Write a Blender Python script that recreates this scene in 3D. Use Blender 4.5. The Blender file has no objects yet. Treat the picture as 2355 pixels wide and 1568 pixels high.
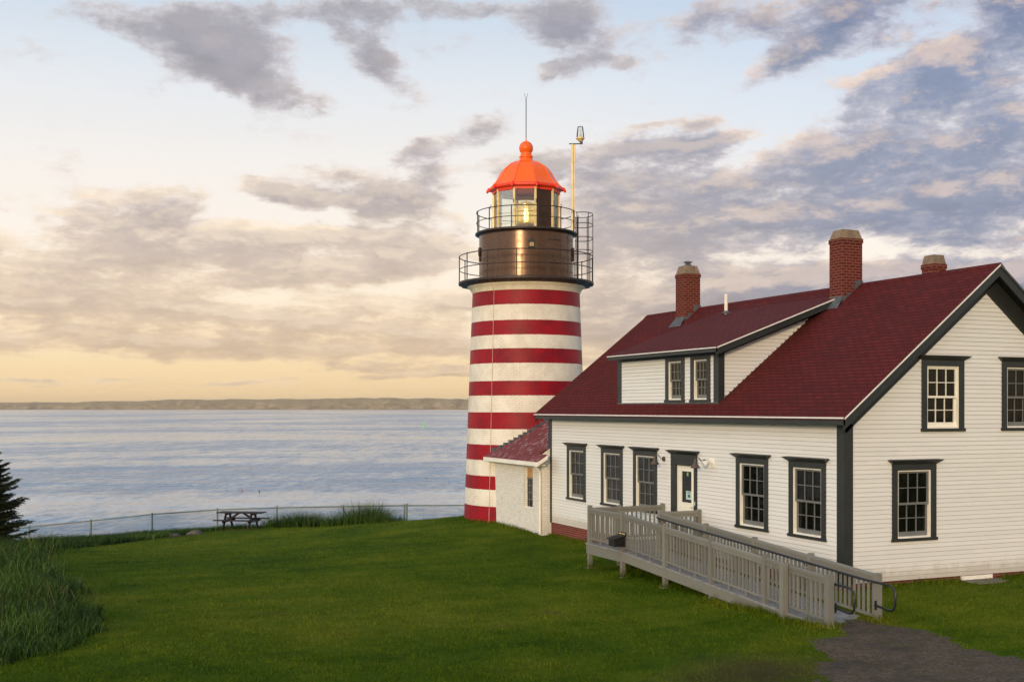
import bpy, bmesh, math, random
import numpy as np
from mathutils import Vector, Matrix

HAZE = 2.6e-5
random.seed(7)
rng = np.random.default_rng(11)
SC = bpy.context.scene
COL = SC.collection
R = math.radians

# ------------------------------------------------------------------ camera
# world: house corner at the origin, X along the gable wall, Y along the long facade, Z up (metres)
TH = R(23.3)
FWD = (math.sin(TH), math.cos(TH))
RGT = (math.cos(TH), -math.sin(TH))
CAM = (-16.574, -20.080, 3.83)
cam_data = bpy.data.cameras.new("camera")
cam = bpy.data.objects.new("camera", cam_data)
COL.objects.link(cam)
cam.location = CAM
cam.rotation_euler = (R(90), 0, -TH)
cam_data.lens = 40.127
cam_data.sensor_width = 36
cam_data.shift_y = 0.0658
cam_data.clip_end = 60000
SC.camera = cam

# ------------------------------------------------------------------ light
SUN_EL, SUN_LEFT = R(9), R(16)      # low evening sun behind the viewer, to the left
sx = -FWD[0] * math.cos(SUN_LEFT) - RGT[0] * math.sin(SUN_LEFT)
sy = -FWD[1] * math.cos(SUN_LEFT) - RGT[1] * math.sin(SUN_LEFT)
sd = bpy.data.lights.new("sun", 'SUN')
sd.energy = 2.0
sd.angle = R(7)
sd.color = (1.0, 0.73, 0.44)
sun = bpy.data.objects.new("sun", sd)
COL.objects.link(sun)
sun.rotation_euler = Vector((sx * math.cos(SUN_EL), sy * math.cos(SUN_EL), math.sin(SUN_EL))).to_track_quat('Z', 'Y').to_euler()
sun.location = (-40, -30, 20)

SC.view_settings.view_transform = 'Standard'
SC.view_settings.look = 'None'
SC.view_settings.exposure = 0.06
SC.view_settings.gamma = 1
SC.cycles.max_bounces = 8
SC.cycles.transparent_max_bounces = 16
SC.cycles.volume_bounces = 0


# ------------------------------------------------------------------ node helper
class NT:
    def __init__(s, tree):
        s.t = tree
        s.n = tree.nodes
        s.l = tree.links

    def put(s, sock, v):
        if hasattr(v, 'is_output') or isinstance(v, bpy.types.NodeSocket):
            s.l.new(v, sock)
        elif v is not None:
            sock.default_value = v

    def node(s, kind, ins=None, out=0, **props):
        n = s.n.new(kind)
        for k, v in props.items():
            setattr(n, k, v)
        for k, v in (ins or {}).items():
            s.put(n.inputs[k], v)
        return n.outputs[out]

    def m(s, op, a, b=None, c=None, clamp=False):
        ins = {0: a}
        if b is not None: ins[1] = b
        if c is not None: ins[2] = c
        return s.node('ShaderNodeMath', ins, operation=op, use_clamp=clamp)

    def vm(s, op, a, b=None, out=0, scale=None):
        ins = {0: a}
        if b is not None: ins[1] = b
        if scale is not None: ins[3] = scale
        return s.node('ShaderNodeVectorMath', ins, out=out, operation=op)

    def mix(s, f, a, b, blend='MIX'):
        n = s.n.new('ShaderNodeMix')
        n.data_type = 'RGBA'
        n.blend_type = blend
        s.put(n.inputs[0], f)
        s.put(n.inputs[6], a)
        s.put(n.inputs[7], b)
        return n.outputs[2]

    def xyz(s, x, y, z):
        return s.node('ShaderNodeCombineXYZ', {0: x, 1: y, 2: z})

    def sep(s, v):
        n = s.n.new('ShaderNodeSeparateXYZ')
        s.put(n.inputs[0], v)
        return n.outputs

    def noise(s, v, scale, detail=3, rough=0.5, dist=0.0, out=0):
        return s.node('ShaderNodeTexNoise', {'Vector': v, 'Scale': scale, 'Detail': detail, 'Roughness': rough, 'Distortion': dist}, out=out)

    def ramp(s, f, stops, interp='LINEAR'):
        n = s.n.new('ShaderNodeValToRGB')
        e = n.color_ramp.elements
        n.color_ramp.interpolation = interp
        for i, (p, c) in enumerate(stops):
            if i < 2:
                el = e[i]
                el.position = p
            else:
                el = e.new(p)
            c = c if hasattr(c, '__len__') else (c, c, c)
            el.color = (c[0], c[1], c[2], 1)
        s.put(n.inputs[0], f)
        return n.outputs[0]

    def smooth(s, v, a, b):
        return s.node('ShaderNodeMapRange', {0: v, 1: a, 2: b, 3: 0.0, 4: 1.0}, interpolation_type='SMOOTHSTEP')

    def bump(s, h, strength, dist=0.01):
        return s.node('ShaderNodeBump', {'Height': h, 'Strength': strength, 'Distance': dist})


def lin(r, g, b):
    def f(c):
        c /= 255.0
        return c / 12.92 if c <= 0.04045 else ((c + 0.055) / 1.055) ** 2.4
    return (f(r), f(g), f(b), 1)


def rgba(*c):
    return (c[0], c[1], c[2], 1)


# ------------------------------------------------------------------ sky: Nishita daylight with an evening cloud deck
world = bpy.data.worlds.new("World")
SC.world = world
world.use_nodes = True
W = NT(world.node_tree)
W.n.clear()
sky = W.n.new('ShaderNodeTexSky')
sky.sky_type = 'NISHITA'
sky.sun_disc = False
sky.sun_elevation = SUN_EL
sky.sun_rotation = math.atan2(sx, sy)
dirv = W.node('ShaderNodeTexCoord', out=0)
dx = W.vm('DOT_PRODUCT', dirv, (RGT[0], RGT[1], 0), out=1)
dy = W.vm('DOT_PRODUCT', dirv, (FWD[0], FWD[1], 0), out=1)
dz = W.sep(dirv)[2]
az = W.m('ARCTAN2', dx, dy)
el = W.m('ARCSINE', dz)
P = W.xyz(az, el, 0.0)            # azimuth, elevation in radians


def azel(x, y):                   # a point of the photograph -> sky direction
    X, Y = (x - 1177.5) / 2625.0, (939 - y) / 2625.0
    return math.atan(X), math.atan(Y / math.sqrt(1 + X * X))


def blob_group(name, blobs):
    g = bpy.data.node_groups.new(name, 'ShaderNodeTree')
    g.interface.new_socket('P', in_out='INPUT', socket_type='NodeSocketVector')
    g.interface.new_socket('D', in_out='OUTPUT', socket_type='NodeSocketFloat')
    G = NT(g)
    gi = G.n.new('NodeGroupInput').outputs[0]
    go = G.n.new('NodeGroupOutput').inputs[0]
    acc = 0.0
    for (x, y, rx, ry, rot, w) in blobs:
        a, e = azel(x, y)
        mp = G.node('ShaderNodeMapping', {0: gi, 'Location': (a, e, 0), 'Rotation': (0, 0, R(rot)),
                                          'Scale': (rx * (1.7 if rx > 130 else 2.0) / 2625.0, ry * (1.75 if ry > 24 else 2.2) / 2625.0, 1)}, vector_type='TEXTURE')
        gr = G.node('ShaderNodeTexGradient', {0: mp}, out=1, gradient_type='QUADRATIC_SPHERE')
        acc = G.m('MULTIPLY_ADD', gr, w * (1.5 if rx > 130 else 1.85), acc)
    G.l.new(acc, go)
    return g


CLOUDS = [  # x, y, half width, half height (photo pixels), tilt, weight
    (430, 92, 190, 62, -8, 1.0), (560, 140, 170, 78, -18, 1.1), (610, 205, 120, 34, -14, .8), (330, 60, 120, 30, -14, .45),
    (845, 125, 95, 38, -30, .85), (850, 22, 330, 26, 2, .85), (1090, 18, 100, 16, 0, .6), (700, 40, 160, 28, -6, .4),
    (340, 460, 115, 34, 0, .95), (780, 405, 80, 20, 0, .75), (715, 452, 95, 26, -4, .85), (615, 434, 75, 16, -8, .7),
    (905, 470, 95, 46, 0, .9), (1010, 412, 70, 30, 22, .9), (985, 346, 80, 22, 14, .85), (1110, 291, 75, 24, 8, .85),
    (220, 492, 60, 12, 0, .4),
    (1300, 385, 130, 40, 0, 1.0), (1320, 60, 130, 70, -8, .62), (1305, 160, 65, 14, 6, .6), (1430, 152, 50, 16, -14, .6),
    (1510, 345, 100, 30, 2, .95), (1660, 318, 60, 18, 6, .8), (1580, 282, 46, 13, 4, .7), (1500, 290, 60, 12, 8, .4),
    (1520, 430, 190, 80, 8, 1.0), (1430, 480, 170, 50, 0, .9),
    (1910, 30, 190, 72, 4, 1.25), (2230, 110, 260, 100, 24, 1.0), (2120, 215, 260, 66, 22, .95), (2300, 290, 230, 80, 10, .95),
    (1900, 400, 420, 62, 12, .95), (2150, 470, 420, 66, 4, .95), (1750, 510, 400, 40, 4, .85), (2300, 400, 200, 60, 0, .8),
    (1850, 130, 130, 26, 12, .42), (1600, 60, 200, 50, 4, .34), (1600, 575, 320, 26, 4, .7), (1440, 555, 140, 36, 4, .8),
    (2250, 556, 130, 17, 0, .7), (1600, 685, 350, 64, 2, 2.0), (2050, 640, 480, 34, 1, 1.9), (1390, 745, 180, 62, 0, 1.3),
    (2330, 650, 140, 30, 0, .9), (1400, 820, 160, 20, 0, .5),
    (240, 590, 360, 70, -2, 1.0), (640, 585, 300, 62, -8, 1.25), (130, 650, 330, 40, 0, .8), (1010, 580, 170, 40, 2, 1.0), (400, 530, 240, 44, -4, .75), (900, 620, 160, 30, 0, .7),
    (230, 705, 480, 30, -4, .9), (720, 735, 500, 26, -3, .95), (1010, 700, 240, 26, 0, .9), (150, 780, 420, 34, -2, .9), (450, 765, 300, 20, -2, .5),
    (640, 798, 460, 24, -1, .85), (980, 790, 260, 30, 0, .9), (960, 845, 230, 12, 0, .85), (60, 876, 100, 8, 0, .85),
    (590, 878, 120, 8, 2, .55), (250, 868, 50, 5, 0, .45), (1040, 866, 130, 6, 0, .55), (880, 540, 130, 40, 0, .5),
    (1450, 620, 200, 40, 0, .7), (1900, 480, 480, 60, 6, .55), (2250, 480, 240, 80, 0, .5), (1560, 500, 240, 50, 6, .5), (1980, 330, 260, 60, 18, .5),
]
BG = blob_group("cloud_cover", CLOUDS)


def cover(vec):
    n = W.n.new('ShaderNodeGroup')
    n.node_tree = BG
    W.l.new(vec, n.inputs[0])
    return n.outputs[0]


# streaky warp: finer and flatter towards the horizon
st = W.xyz(az, W.m('MULTIPLY', W.m('POWER', W.m('MAXIMUM', W.m('ADD', el, .012), .002), .62), 1.95), 0.0)
w1 = W.vm('SUBTRACT', W.noise(st, 9, 4, .55, out=1), (.5, .5, .5))
w2 = W.vm('SUBTRACT', W.noise(st, 40, 5, .6, out=1), (.5, .5, .5))
warp = W.vm('ADD', W.vm('MULTIPLY', w1, (.045, .018, 0)), W.vm('MULTIPLY', w2, (.022, .013, 0)))
PW = W.vm('ADD', P, warp)
fb = W.noise(W.vm('ADD', st, W.vm('SCALE', warp, scale=.6)), 14, 12, .65)
fbu = W.noise(W.vm('ADD', W.vm('ADD', st, W.vm('SCALE', warp, scale=.6)), (0.004, .024, 0)), 14, 12, .65)
big = W.noise(st, 2.2, 4, .55)
# anonymous cover everywhere the photograph does not look
behind = W.smooth(W.m('ADD', W.m('ABSOLUTE', az), W.m('MULTIPLY', W.smooth(el, .36, .6), 2.0)), .55, .8)
extra = W.m('MULTIPLY', W.smooth(big, .46, .66), W.m('MULTIPLY', behind, .75))
c0 = W.m('ADD', cover(PW), extra)
c1 = W.m('ADD', cover(W.vm('ADD', PW, (0.002, .011, 0))), extra)
sat = lambda c: W.m('ADD', W.m('SUBTRACT', 1.0, W.m('POWER', 2.718, W.m('MULTIPLY', c, -1.9))), W.m('MULTIPLY', W.m('MINIMUM', W.m('MAXIMUM', W.m('SUBTRACT', c, 1.6), 0.0), 1.4), .36))
D0 = W.m('ADD', sat(c0), W.m('MULTIPLY', W.m('SUBTRACT', fb, .52), 2.9))
D1 = W.m('ADD', sat(c1), W.m('MULTIPLY', W.m('SUBTRACT', fbu, .52), 2.9))
alpha = W.smooth(D0, .12, .66)
thick = W.smooth(D0, .26, 1.0)
lit = W.smooth(W.m('SUBTRACT', D0, D1), -.05, .60)      # tops catch the low sun
eln = W.m('MULTIPLY', el, 1 / .36, clamp=True)
clear_l = W.ramp(eln, [(0, lin(249, 212, 158)), (.10, lin(253, 224, 176)), (.24, lin(255, 238, 212)), (.40, lin(254, 244, 232)),
                       (.56, lin(246, 240, 234)), (.75, lin(229, 233, 238)), (.93, lin(204, 218, 233)), (1, lin(196, 212, 230))])
clear_r = W.ramp(eln, [(0, lin(247, 212, 164)), (.15, lin(252, 230, 196)), (.35, lin(255, 245, 232)), (.5, lin(250, 245, 240)),
                       (.62, lin(228, 234, 242)), (.8, lin(210, 223, 239)), (1, lin(184, 205, 232))])
side = W.smooth(az, -.05, .36)
clear = W.mix(side, clear_l, clear_r)
zen = W.smooth(el, .34, 1.1)
clear = W.mix(zen, clear, lin(128, 156, 200))
core_l = W.ramp(eln, [(0, lin(204, 174, 138)), (.2, lin(210, 186, 164)), (.36, lin(202, 184, 172)), (.55, lin(168, 160, 165)), (1, lin(158, 157, 168))])
core_r = W.ramp(eln, [(0, lin(156, 150, 158)), (.25, lin(126, 133, 160)), (.5, lin(138, 146, 170)), (.75, lin(134, 146, 174)), (1, lin(90, 104, 142))])
core = W.mix(side, core_l, core_r)
edge_l = W.ramp(eln, [(0, lin(244, 210, 164)), (.3, lin(246, 222, 194)), (.6, lin(226, 216, 214)), (1, lin(200, 202, 212))])
edge_r = W.ramp(eln, [(0, lin(244, 220, 192)), (.4, lin(222, 212, 212)), (.7, lin(214, 208, 214)), (1, lin(190, 190, 204))])
edge = W.mix(side, edge_l, edge_r)
glow = W.mix(side, lin(255, 234, 206), lin(253, 222, 196))
cc = W.mix(thick, edge, core)
gl_l = W.ramp(eln, [(0, 0), (.08, .5), (.3, .95), (.46, .9), (.6, .3), (1, .05)])
gl_r = W.ramp(eln, [(0, .2), (.2, .7), (.5, .8), (.8, .95), (1, .6)])
rim = W.m('MULTIPLY', lit, W.m('MULTIPLY_ADD', thick, -.45, 1.0))
cc = W.mix(W.m('MULTIPLY', rim, W.mix(side, gl_l, gl_r)), cc, glow)
under = W.smooth(W.m('SUBTRACT', D1, D0), .0, .55)       # flat bases are the darkest
cc = W.vm('SCALE', cc, scale=W.m('MULTIPLY_ADD', under, -.10, 1.0))
grain = W.m('MULTIPLY_ADD', W.m('SUBTRACT', W.noise(W.vm('ADD', st, warp), 24, 8, .66), .5), .42, 1.02)
cc = W.vm('SCALE', cc, scale=grain)
sk = W.mix(W.m('MULTIPLY', alpha, .95), clear, cc)
west_fill = W.smooth(W.vm('DOT_PRODUCT', dirv, (-.93, -.22, .30), out=1), .30, 1.0)   # western sky behind the viewer, brightened out of view to light the facade
sk = W.mix(W.m('MULTIPLY', west_fill, .85), sk, rgba(1.42, 1.48, 1.52))
sk = W.vm('SCALE', sk, scale=10.0)
sk = W.mix(.03, sk, sky.outputs[0])
below = W.smooth(el, -.03, 0.0)
sk = W.mix(below, rgba(2.2, 2.1, 2.0), sk)
bgn = W.n.new('ShaderNodeBackground')
bgn.inputs[1].default_value = 0.1
W.l.new(sk, bgn.inputs[0])
wo = W.n.new('ShaderNodeOutputWorld')
W.l.new(bgn.outputs[0], wo.inputs[0])

# ------------------------------------------------------------------ materials
def mat(name):
    m = bpy.data.materials.new(name)
    m.use_nodes = True
    t = NT(m.node_tree)
    b = m.node_tree.nodes['Principled BSDF']
    return m, t, b


def setp(t, b, base=None, rough=None, spec=None, normal=None, metal=None, **kw):
    if base is not None: t.put(b.inputs['Base Color'], base)
    if rough is not None: t.put(b.inputs['Roughness'], rough)
    if spec is not None: t.put(b.inputs['Specular IOR Level'], spec)
    if normal is not None: t.put(b.inputs['Normal'], normal)
    if metal is not None: t.put(b.inputs['Metallic'], metal)


def objco(t):
    return t.node('ShaderNodeTexCoord', out=3)


def painted(name, c, rough=.55, var=.12, scale=2.0, spec=.4, bump=.0, grime=None):
    m, t, b = mat(name)
    o = objco(t)
    n1 = t.noise(o, scale, 5, .6)
    n2 = t.noise(o, scale * 14, 3, .6)
    f = t.m('ADD', t.m('MULTIPLY', n1, .7), t.m('MULTIPLY', n2, .3))
    lo = rgba(*[x * (1 - var) for x in c])
    hi = rgba(*[min(1, x * (1 + var)) for x in c])
    col = t.mix(t.smooth(f, .35, .65), lo, hi)
    if grime:
        col = t.mix(t.smooth(t.noise(o, scale * 3, 6, .7), .62, .78), col, rgba(*grime))
    setp(t, b, col, rough, spec)
    if bump:
        setp(t, b, normal=t.bump(t.noise(o, 60, 4, .7), bump, .004))
    return m


M = {}
M['trim'] = painted('dark_trim_paint', (.025, .028, .027), .45, .15, 1.5)
M['cream'] = painted('cream_frame_paint', (.82, .78, .67), .5, .08)
M['sash_grey'] = painted('grey_sash_paint', (.15, .15, .14), .5, .1)
M['sash_white'] = painted('white_sash_paint', (.80, .76, .64), .5, .06)
M['black_metal'] = painted('black_metal', (.012, .013, .018), .35, .3, 4, .5)
M['rail_iron'] = painted('rusty_black_iron', (.030, .020, .016), .5, .3, 6, .4, 0, (.16, .055, .02))
M['dome'] = painted('orange_red_paint', (.93, .135, .010), .32, .06, 2, .35)
M['dome_dark'] = painted('deep_red_paint', (.86, .045, .006), .36, .06, 2, .35)
M['gold'] = painted('warm_mullion_paint', (.82, .62, .28), .25, .1, 4, .5)
M['blank'] = painted('dark_brown_panel', (.045, .022, .012), .5, .12, 4, .3)
M['white_metal'] = painted('white_metal', (.75, .73, .68), .4, .08, 5, .5)
M['lead'] = painted('lead_flashing', (.085, .09, .095), .55, .3, 4, .4, .3)
M['bronze'] = painted('bronze_lamp_paint', (.085, .060, .045), .45, .2, 12, .4)
M['concrete'] = painted('concrete', (.20, .165, .125), .85, .25, 6, .2, .5)
M['rock'] = painted('granite_rock', (.10, .085, .072), .85, .4, 2.2, .2, .8, (.05, .055, .04))
M['wood_dark'] = painted('dark_weathered_wood', (.022, .019, .019), .75, .3, 4, .25, .4)
M['ply'] = painted('plywood', (.50, .28, .13), .7, .18, 5, .2)
M['mailbox'] = painted('black_box_paint', (.012, .010, .010), .4, .2, 6, .5)
M['brass'] = painted('brass', (.50, .33, .10), .3, .1, 8, .6)
M['zinc'] = painted('galvanised_wire', (.15, .18, .17), .4, .15, 8, .5)
M['pvc'] = painted('cream_pipe_paint', (.78, .70, .58), .5, .08, 4)
M['paper'] = painted('poster_paper', (.45, .62, .55), .6, .05, 10)
M['green_decal'] = painted('green_decal', (.22, .42, .16), .6, .05, 10)
M['ink'] = painted('poster_ink', (.05, .10, .11), .6, .05, 10)
M['buoy_green'] = painted('buoy_green', (.20, .75, .12), .5, .1, 1)
M['buoy_red'] = painted('buoy_red', (.45, .10, .05), .5, .1, 4)
M['galv'] = painted('galvanised_green_steel', (.12, .17, .15), .45, .2, 8, .5)
M['bark'] = painted('spruce_bark', (.07, .05, .04), .9, .3, 8, .1, .5)

m, t, b = mat('weathered_grey_timber')
o = objco(t)
oi = t.n.new('ShaderNodeObjectInfo').outputs['Random']
gr = t.noise(t.vm('MULTIPLY', o, (14, 14, 3)), 2.2, 5, .7)
bl = t.noise(o, 1.6, 6, .7)
col = t.mix(t.m('ADD', t.m('MULTIPLY', oi, .5), t.m('MULTIPLY', bl, .5)), rgba(.145, .142, .122), rgba(.240, .234, .200))
col = t.mix(t.m('MULTIPLY', t.smooth(gr, .52, .72), .35), col, rgba(.12, .11, .09))
col = t.mix(t.m('MULTIPLY', t.smooth(t.sep(o)[2], -.12, -.45), t.smooth(bl, .35, .6)), col, rgba(.085, .085, .05))   # algae where posts meet the soil
setp(t, b, col, .75, .2, t.bump(gr, .3, .004))
M['ramp'] = m
M['tower_white'] = painted('cornice_white_paint', (.80, .72, .56), .5, .10, 3, .4)
M['conduit'] = painted('painted_conduit', (.58, .42, .34), .5, .2, 3, .4)
M['deck'] = painted('worn_deck_boards', (.24, .24, .235), .8, .22, 5, .2, .4, (.17, .15, .12))


def siding(name, c, warm):
    m, t, b = mat(name)
    o = objco(t)
    s = t.sep(o)
    board = t.m('FLOOR', t.m('MULTIPLY', s[2], 10.0))
    run = t.m('ADD', s[0], s[1])
    joint = t.m('FLOOR', t.m('ADD', t.m('MULTIPLY', run, .3), t.m('MULTIPLY', board, .377)))
    wn = t.node('ShaderNodeTexWhiteNoise', {'Vector': t.xyz(board, joint, 0.0)}, out=0, noise_dimensions='3D')
    n1 = t.noise(t.vm('MULTIPLY', o, (.6, .6, 3)), 1.2, 5, .65)
    f = t.m('ADD', t.m('MULTIPLY', wn, .45), t.m('MULTIPLY', n1, .55))
    col = t.mix(f, rgba(*[x * .87 for x in c]), rgba(*c))
    stain = t.smooth(t.noise(t.vm('MULTIPLY', o, (2, 2, 7)), 2.0, 6, .7), .66, .84)
    col = t.mix(t.m('MULTIPLY', stain, .35), col, rgba(*warm))
    lap = t.m('FRACT', t.m('MULTIPLY', t.m('ADD', s[2], .02), 10.0))           # shade under each lap, painted as a dark line
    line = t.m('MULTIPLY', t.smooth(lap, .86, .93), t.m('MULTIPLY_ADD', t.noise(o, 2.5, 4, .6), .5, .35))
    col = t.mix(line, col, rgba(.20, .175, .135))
    splash = t.m('MULTIPLY', t.smooth(t.m('SUBTRACT', s[2], t.m('MULTIPLY', t.noise(o, 3.2, 5, .7), .5)), .12, -.22), .55)
    col = t.mix(splash, col, rgba(.36, .30, .21))                              # soil splashed on the lowest boards
    setp(t, b, col, .55, .3, t.bump(t.noise(t.vm('MULTIPLY', o, (3, 3, 40)), 3, 4, .6), .08, .01))
    return m


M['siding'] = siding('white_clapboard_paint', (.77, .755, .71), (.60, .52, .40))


def brick(name, c1, c2, mortar, bw=.215, bh=.072, ms=.011, bump=.7, wrap=None, paint_gap=None):
    """running bond in metres; wrap=(cx, cy, r) rolls it round a vertical axis"""
    m, t, b = mat(name)
    o = objco(t)
    s = t.sep(o)
    if wrap:
        cx, cy, r = wrap
        u = t.m('MULTIPLY', t.m('ARCTAN2', t.m('SUBTRACT', s[1], cy), t.m('SUBTRACT', s[0], cx)), r)
    else:
        u = t.m('ADD', s[0], s[1])
    uv = t.xyz(u, s[2], 0.0)
    uv = t.vm('ADD', uv, t.vm('SCALE', t.vm('SUBTRACT', t.noise(o, 9, 2, out=1), (.5, .5, .5)), scale=.012))
    n = t.n.new('ShaderNodeTexBrick')
    n.offset = .5
    t.put(n.inputs['Vector'], uv)
    t.put(n.inputs['Color1'], rgba(*c1)); t.put(n.inputs['Color2'], rgba(*c2)); t.put(n.inputs['Mortar'], rgba(*mortar))
    t.put(n.inputs['Scale'], 1.0); t.put(n.inputs['Mortar Size'], ms); t.put(n.inputs['Mortar Smooth'], .3)
    t.put(n.inputs['Brick Width'], bw); t.put(n.inputs['Row Height'], bh)
    dirt = t.noise(o, 5, 6, .7)
    col = t.mix(t.m('MULTIPLY', t.smooth(dirt, .5, .8), .5), n.outputs[0], rgba(c1[0] * .5, c1[1] * .55, c1[2] * .6))
    h = t.m('ADD', t.m('SUBTRACT', 1.0, n.outputs[1]), t.m('MULTIPLY', t.noise(o, 40, 4, .7), .5))
    setp(t, b, col, .85, .25, t.bump(h, bump, .012))
    return m, t, b, col, n, o


M['brick'] = brick('red_brick', (.190, .030, .022), (.125, .022, .017), (.22, .12, .085))[0]
M['chimney'] = brick('old_chimney_brick', (.135, .015, .011), (.082, .011, .009), (.20, .085, .055), .21, .075, .013)[0]
M['chimney_cap'] = painted('mortar_cap', (.215, .155, .105), .9, .3, 5, .2, .6, (.22, .17, .12))
M['white_brick'] = brick('whitewashed_brick', (.78, .75, .68), (.70, .66, .58), (.58, .53, .46), .215, .072, .009, .55)[0]

TWR = (1.531, 20.57)          # lighthouse axis
BANDS = [8.262, 7.698, 7.117, 6.571, 6.037, 5.498, 4.839, 4.287, 3.664, 3.053, 2.466, 1.854, 1.297, .759, .159]


def tower_paint():
    m, t, b, col, n, o = brick('banded_tower_brick', (1, 1, 1), (.9, .9, .9), (.8, .8, .8), .215, .0745, .010, .55, (TWR[0], TWR[1], 2.25))
    z = t.sep(o)[2]
    zj = t.m('ADD', z, t.m('MULTIPLY', t.m('SUBTRACT', t.noise(o, 14, 3, .6), .5), .030))
    f = t.m('DIVIDE', t.m('ADD', zj, 1.0), 10.0)
    stops = [(0.0, 1)]
    v = 1
    for q in sorted(BANDS):
        v = 1 - v
        stops.append(((q + 1.0) / 10.0, v))
    isred = t.ramp(f, stops[:-1], 'CONSTANT')       # the topmost edge is the cornice itself
    var = t.noise(o, 1.3, 6, .65)
    red = t.mix(t.smooth(var, .35, .7), rgba(.36, .002, .009), rgba(.21, .003, .012))
    wht = t.mix(t.smooth(var, .35, .75), rgba(.82, .76, .64), rgba(.66, .59, .48))
    mort = n.outputs[1]
    wht = t.mix(t.m('MULTIPLY', mort, t.m('MULTIPLY', t.smooth(t.noise(o, 2.5, 4, .7), .38, .60), .55)), wht, rgba(.44, .38, .31))
    red = t.mix(t.m('MULTIPLY', mort, .6), red, rgba(.10, .004, .008))
    streak = t.smooth(t.noise(t.vm('MULTIPLY', o, (5, 5, .5)), 2.2, 5, .7), .60, .80)
    wht = t.mix(t.m('MULTIPLY', streak, .35), wht, rgba(.50, .40, .28))
    chip = t.smooth(t.noise(o, 22, 5, .75), .70, .74)
    wht = t.mix(t.m('MULTIPLY', chip, .6), wht, rgba(.34, .22, .16))
    setp(t, b, t.mix(isred, wht, red), .5, .28)
    return m


M['tower'] = tower_paint()


def drum_paint():
    m, t, b = mat('rust_streaked_drum_paint')
    o = objco(t)
    s = t.sep(o)
    u = t.m('MULTIPLY', t.m('ARCTAN2', t.m('SUBTRACT', s[1], TWR[1]), t.m('SUBTRACT', s[0], TWR[0])), 1.8)
    uv = t.xyz(u, s[2], 0.0)
    base = t.mix(t.noise(uv, 1.6, 5, .65), rgba(.052, .022, .008), rgba(.120, .054, .020))
    runs = t.smooth(t.noise(t.vm('MULTIPLY', uv, (9, .7, 1)), 1.6, 6, .72), .60, .72)
    spots = t.smooth(t.noise(uv, 20, 5, .72), .64, .70)
    low = t.smooth(s[2], 10.6, 9.0)
    col = t.mix(t.m('MULTIPLY', runs, .55), base, rgba(.26, .11, .035))
    col = t.mix(t.m('MULTIPLY', spots, t.m('MULTIPLY_ADD', low, .6, .2)), col, rgba(.50, .32, .12))
    panels = t.smooth(t.m('ABSOLUTE', t.m('SUBTRACT', t.m('FRACT', t.m('MULTIPLY', u, .62)), .5)), .488, .496)
    h = t.m('ADD', t.m('MULTIPLY', t.noise(uv, 18, 4, .7), .35), t.m('MULTIPLY', panels, -1.0))
    setp(t, b, col, t.m('MULTIPLY_ADD', t.noise(uv, 6, 4), .20, .17), .9, metal=.6, normal=t.bump(h, .25, .01))
    return m


M['drum'] = drum_paint()


def shingles(name, slope_axis, sign, tilt, c, weather=.5, patch=None, exposure=.133, tab=.317):
    """asphalt tabs laid along Y (or X) and up the slope"""
    m, t, b = mat(name)
    o = objco(t)
    s = t.sep(o)
    run = s[1] if slope_axis == 0 else s[0]
    up = t.m('MULTIPLY', s[2], 1.0 / math.sin(tilt))
    uv = t.xyz(run, up, 0.0)
    uv = t.vm('ADD', uv, t.vm('SCALE', t.vm('SUBTRACT', t.noise(o, 3, 2, out=1), (.5, .5, .5)), scale=.016))
    n = t.n.new('ShaderNodeTexBrick')
    n.offset = .5
    t.put(n.inputs['Vector'], uv)
    t.put(n.inputs['Color1'], rgba(*c)); t.put(n.inputs['Color2'], rgba(*[x * .70 for x in c])); t.put(n.inputs['Mortar'], rgba(*[x * .25 for x in c]))
    t.put(n.inputs['Scale'], 1.0); t.put(n.inputs['Mortar Size'], .014); t.put(n.inputs['Mortar Smooth'], .2)
    t.put(n.inputs['Brick Width'], tab); t.put(n.inputs['Row Height'], exposure)
    row = t.m('FRACT', t.m('DIVIDE', up, exposure))
    gran = t.noise(o, 90, 3, .7)
    blot = t.noise(o, .9, 6, .6)
    col = t.mix(t.m('MULTIPLY', t.smooth(blot, .42, .75), weather), n.outputs[0], rgba(c[0] * .42, c[1] * .8, c[2] * .75))
    col = t.mix(t.m('MULTIPLY', t.smooth(gran, .45, .75), .35), col, rgba(c[0] * 1.5, c[1] * 1.7, c[2] * 1.7))
    if patch:
        wn = t.node('ShaderNodeTexWhiteNoise', {'Vector': t.xyz(t.m('FLOOR', t.m('DIVIDE', run, .11)), t.m('FLOOR', t.m('DIVIDE', up, exposure)), 0.0)}, out=0)
        col = t.mix(t.m('MULTIPLY', t.smooth(wn, .62, .9), t.smooth(t.noise(o, 3, 3), .4, .6)), col, rgba(*patch))
    else:
        lich = t.smooth(t.noise(o, 13, 4, .7), .66, .72)
        where = t.smooth(t.noise(o, .55, 2, .5), .60, .72)
        col = t.mix(t.m('MULTIPLY', lich, where), col, rgba(.26, .095, .012))
    h = t.m('ADD', t.m('MULTIPLY', t.m('SUBTRACT', 1.0, row), .9), t.m('ADD', t.m('MULTIPLY', n.outputs[1], -.5), t.m('MULTIPLY', gran, .12)))
    setp(t, b, col, .88, .2, t.bump(h, .6, .012))
    return m


TILT = math.atan(.789)
DTILT = math.atan(.367)
STILT = R(33)
RC = (.118, .0125, .0105)
M['roof'] = shingles('dark_red_shingles', 0, 1, TILT, RC)
M['dormer_roof'] = shingles('dark_red_dormer_shingles', 0, 1, DTILT, (.122, .0135, .0112), .35)
M['shed_roof'] = shingles('faded_pink_shingles', 0, 1, STILT, (.25, .060, .062), .3, (.32, .19, .20), .12, .26)


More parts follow.
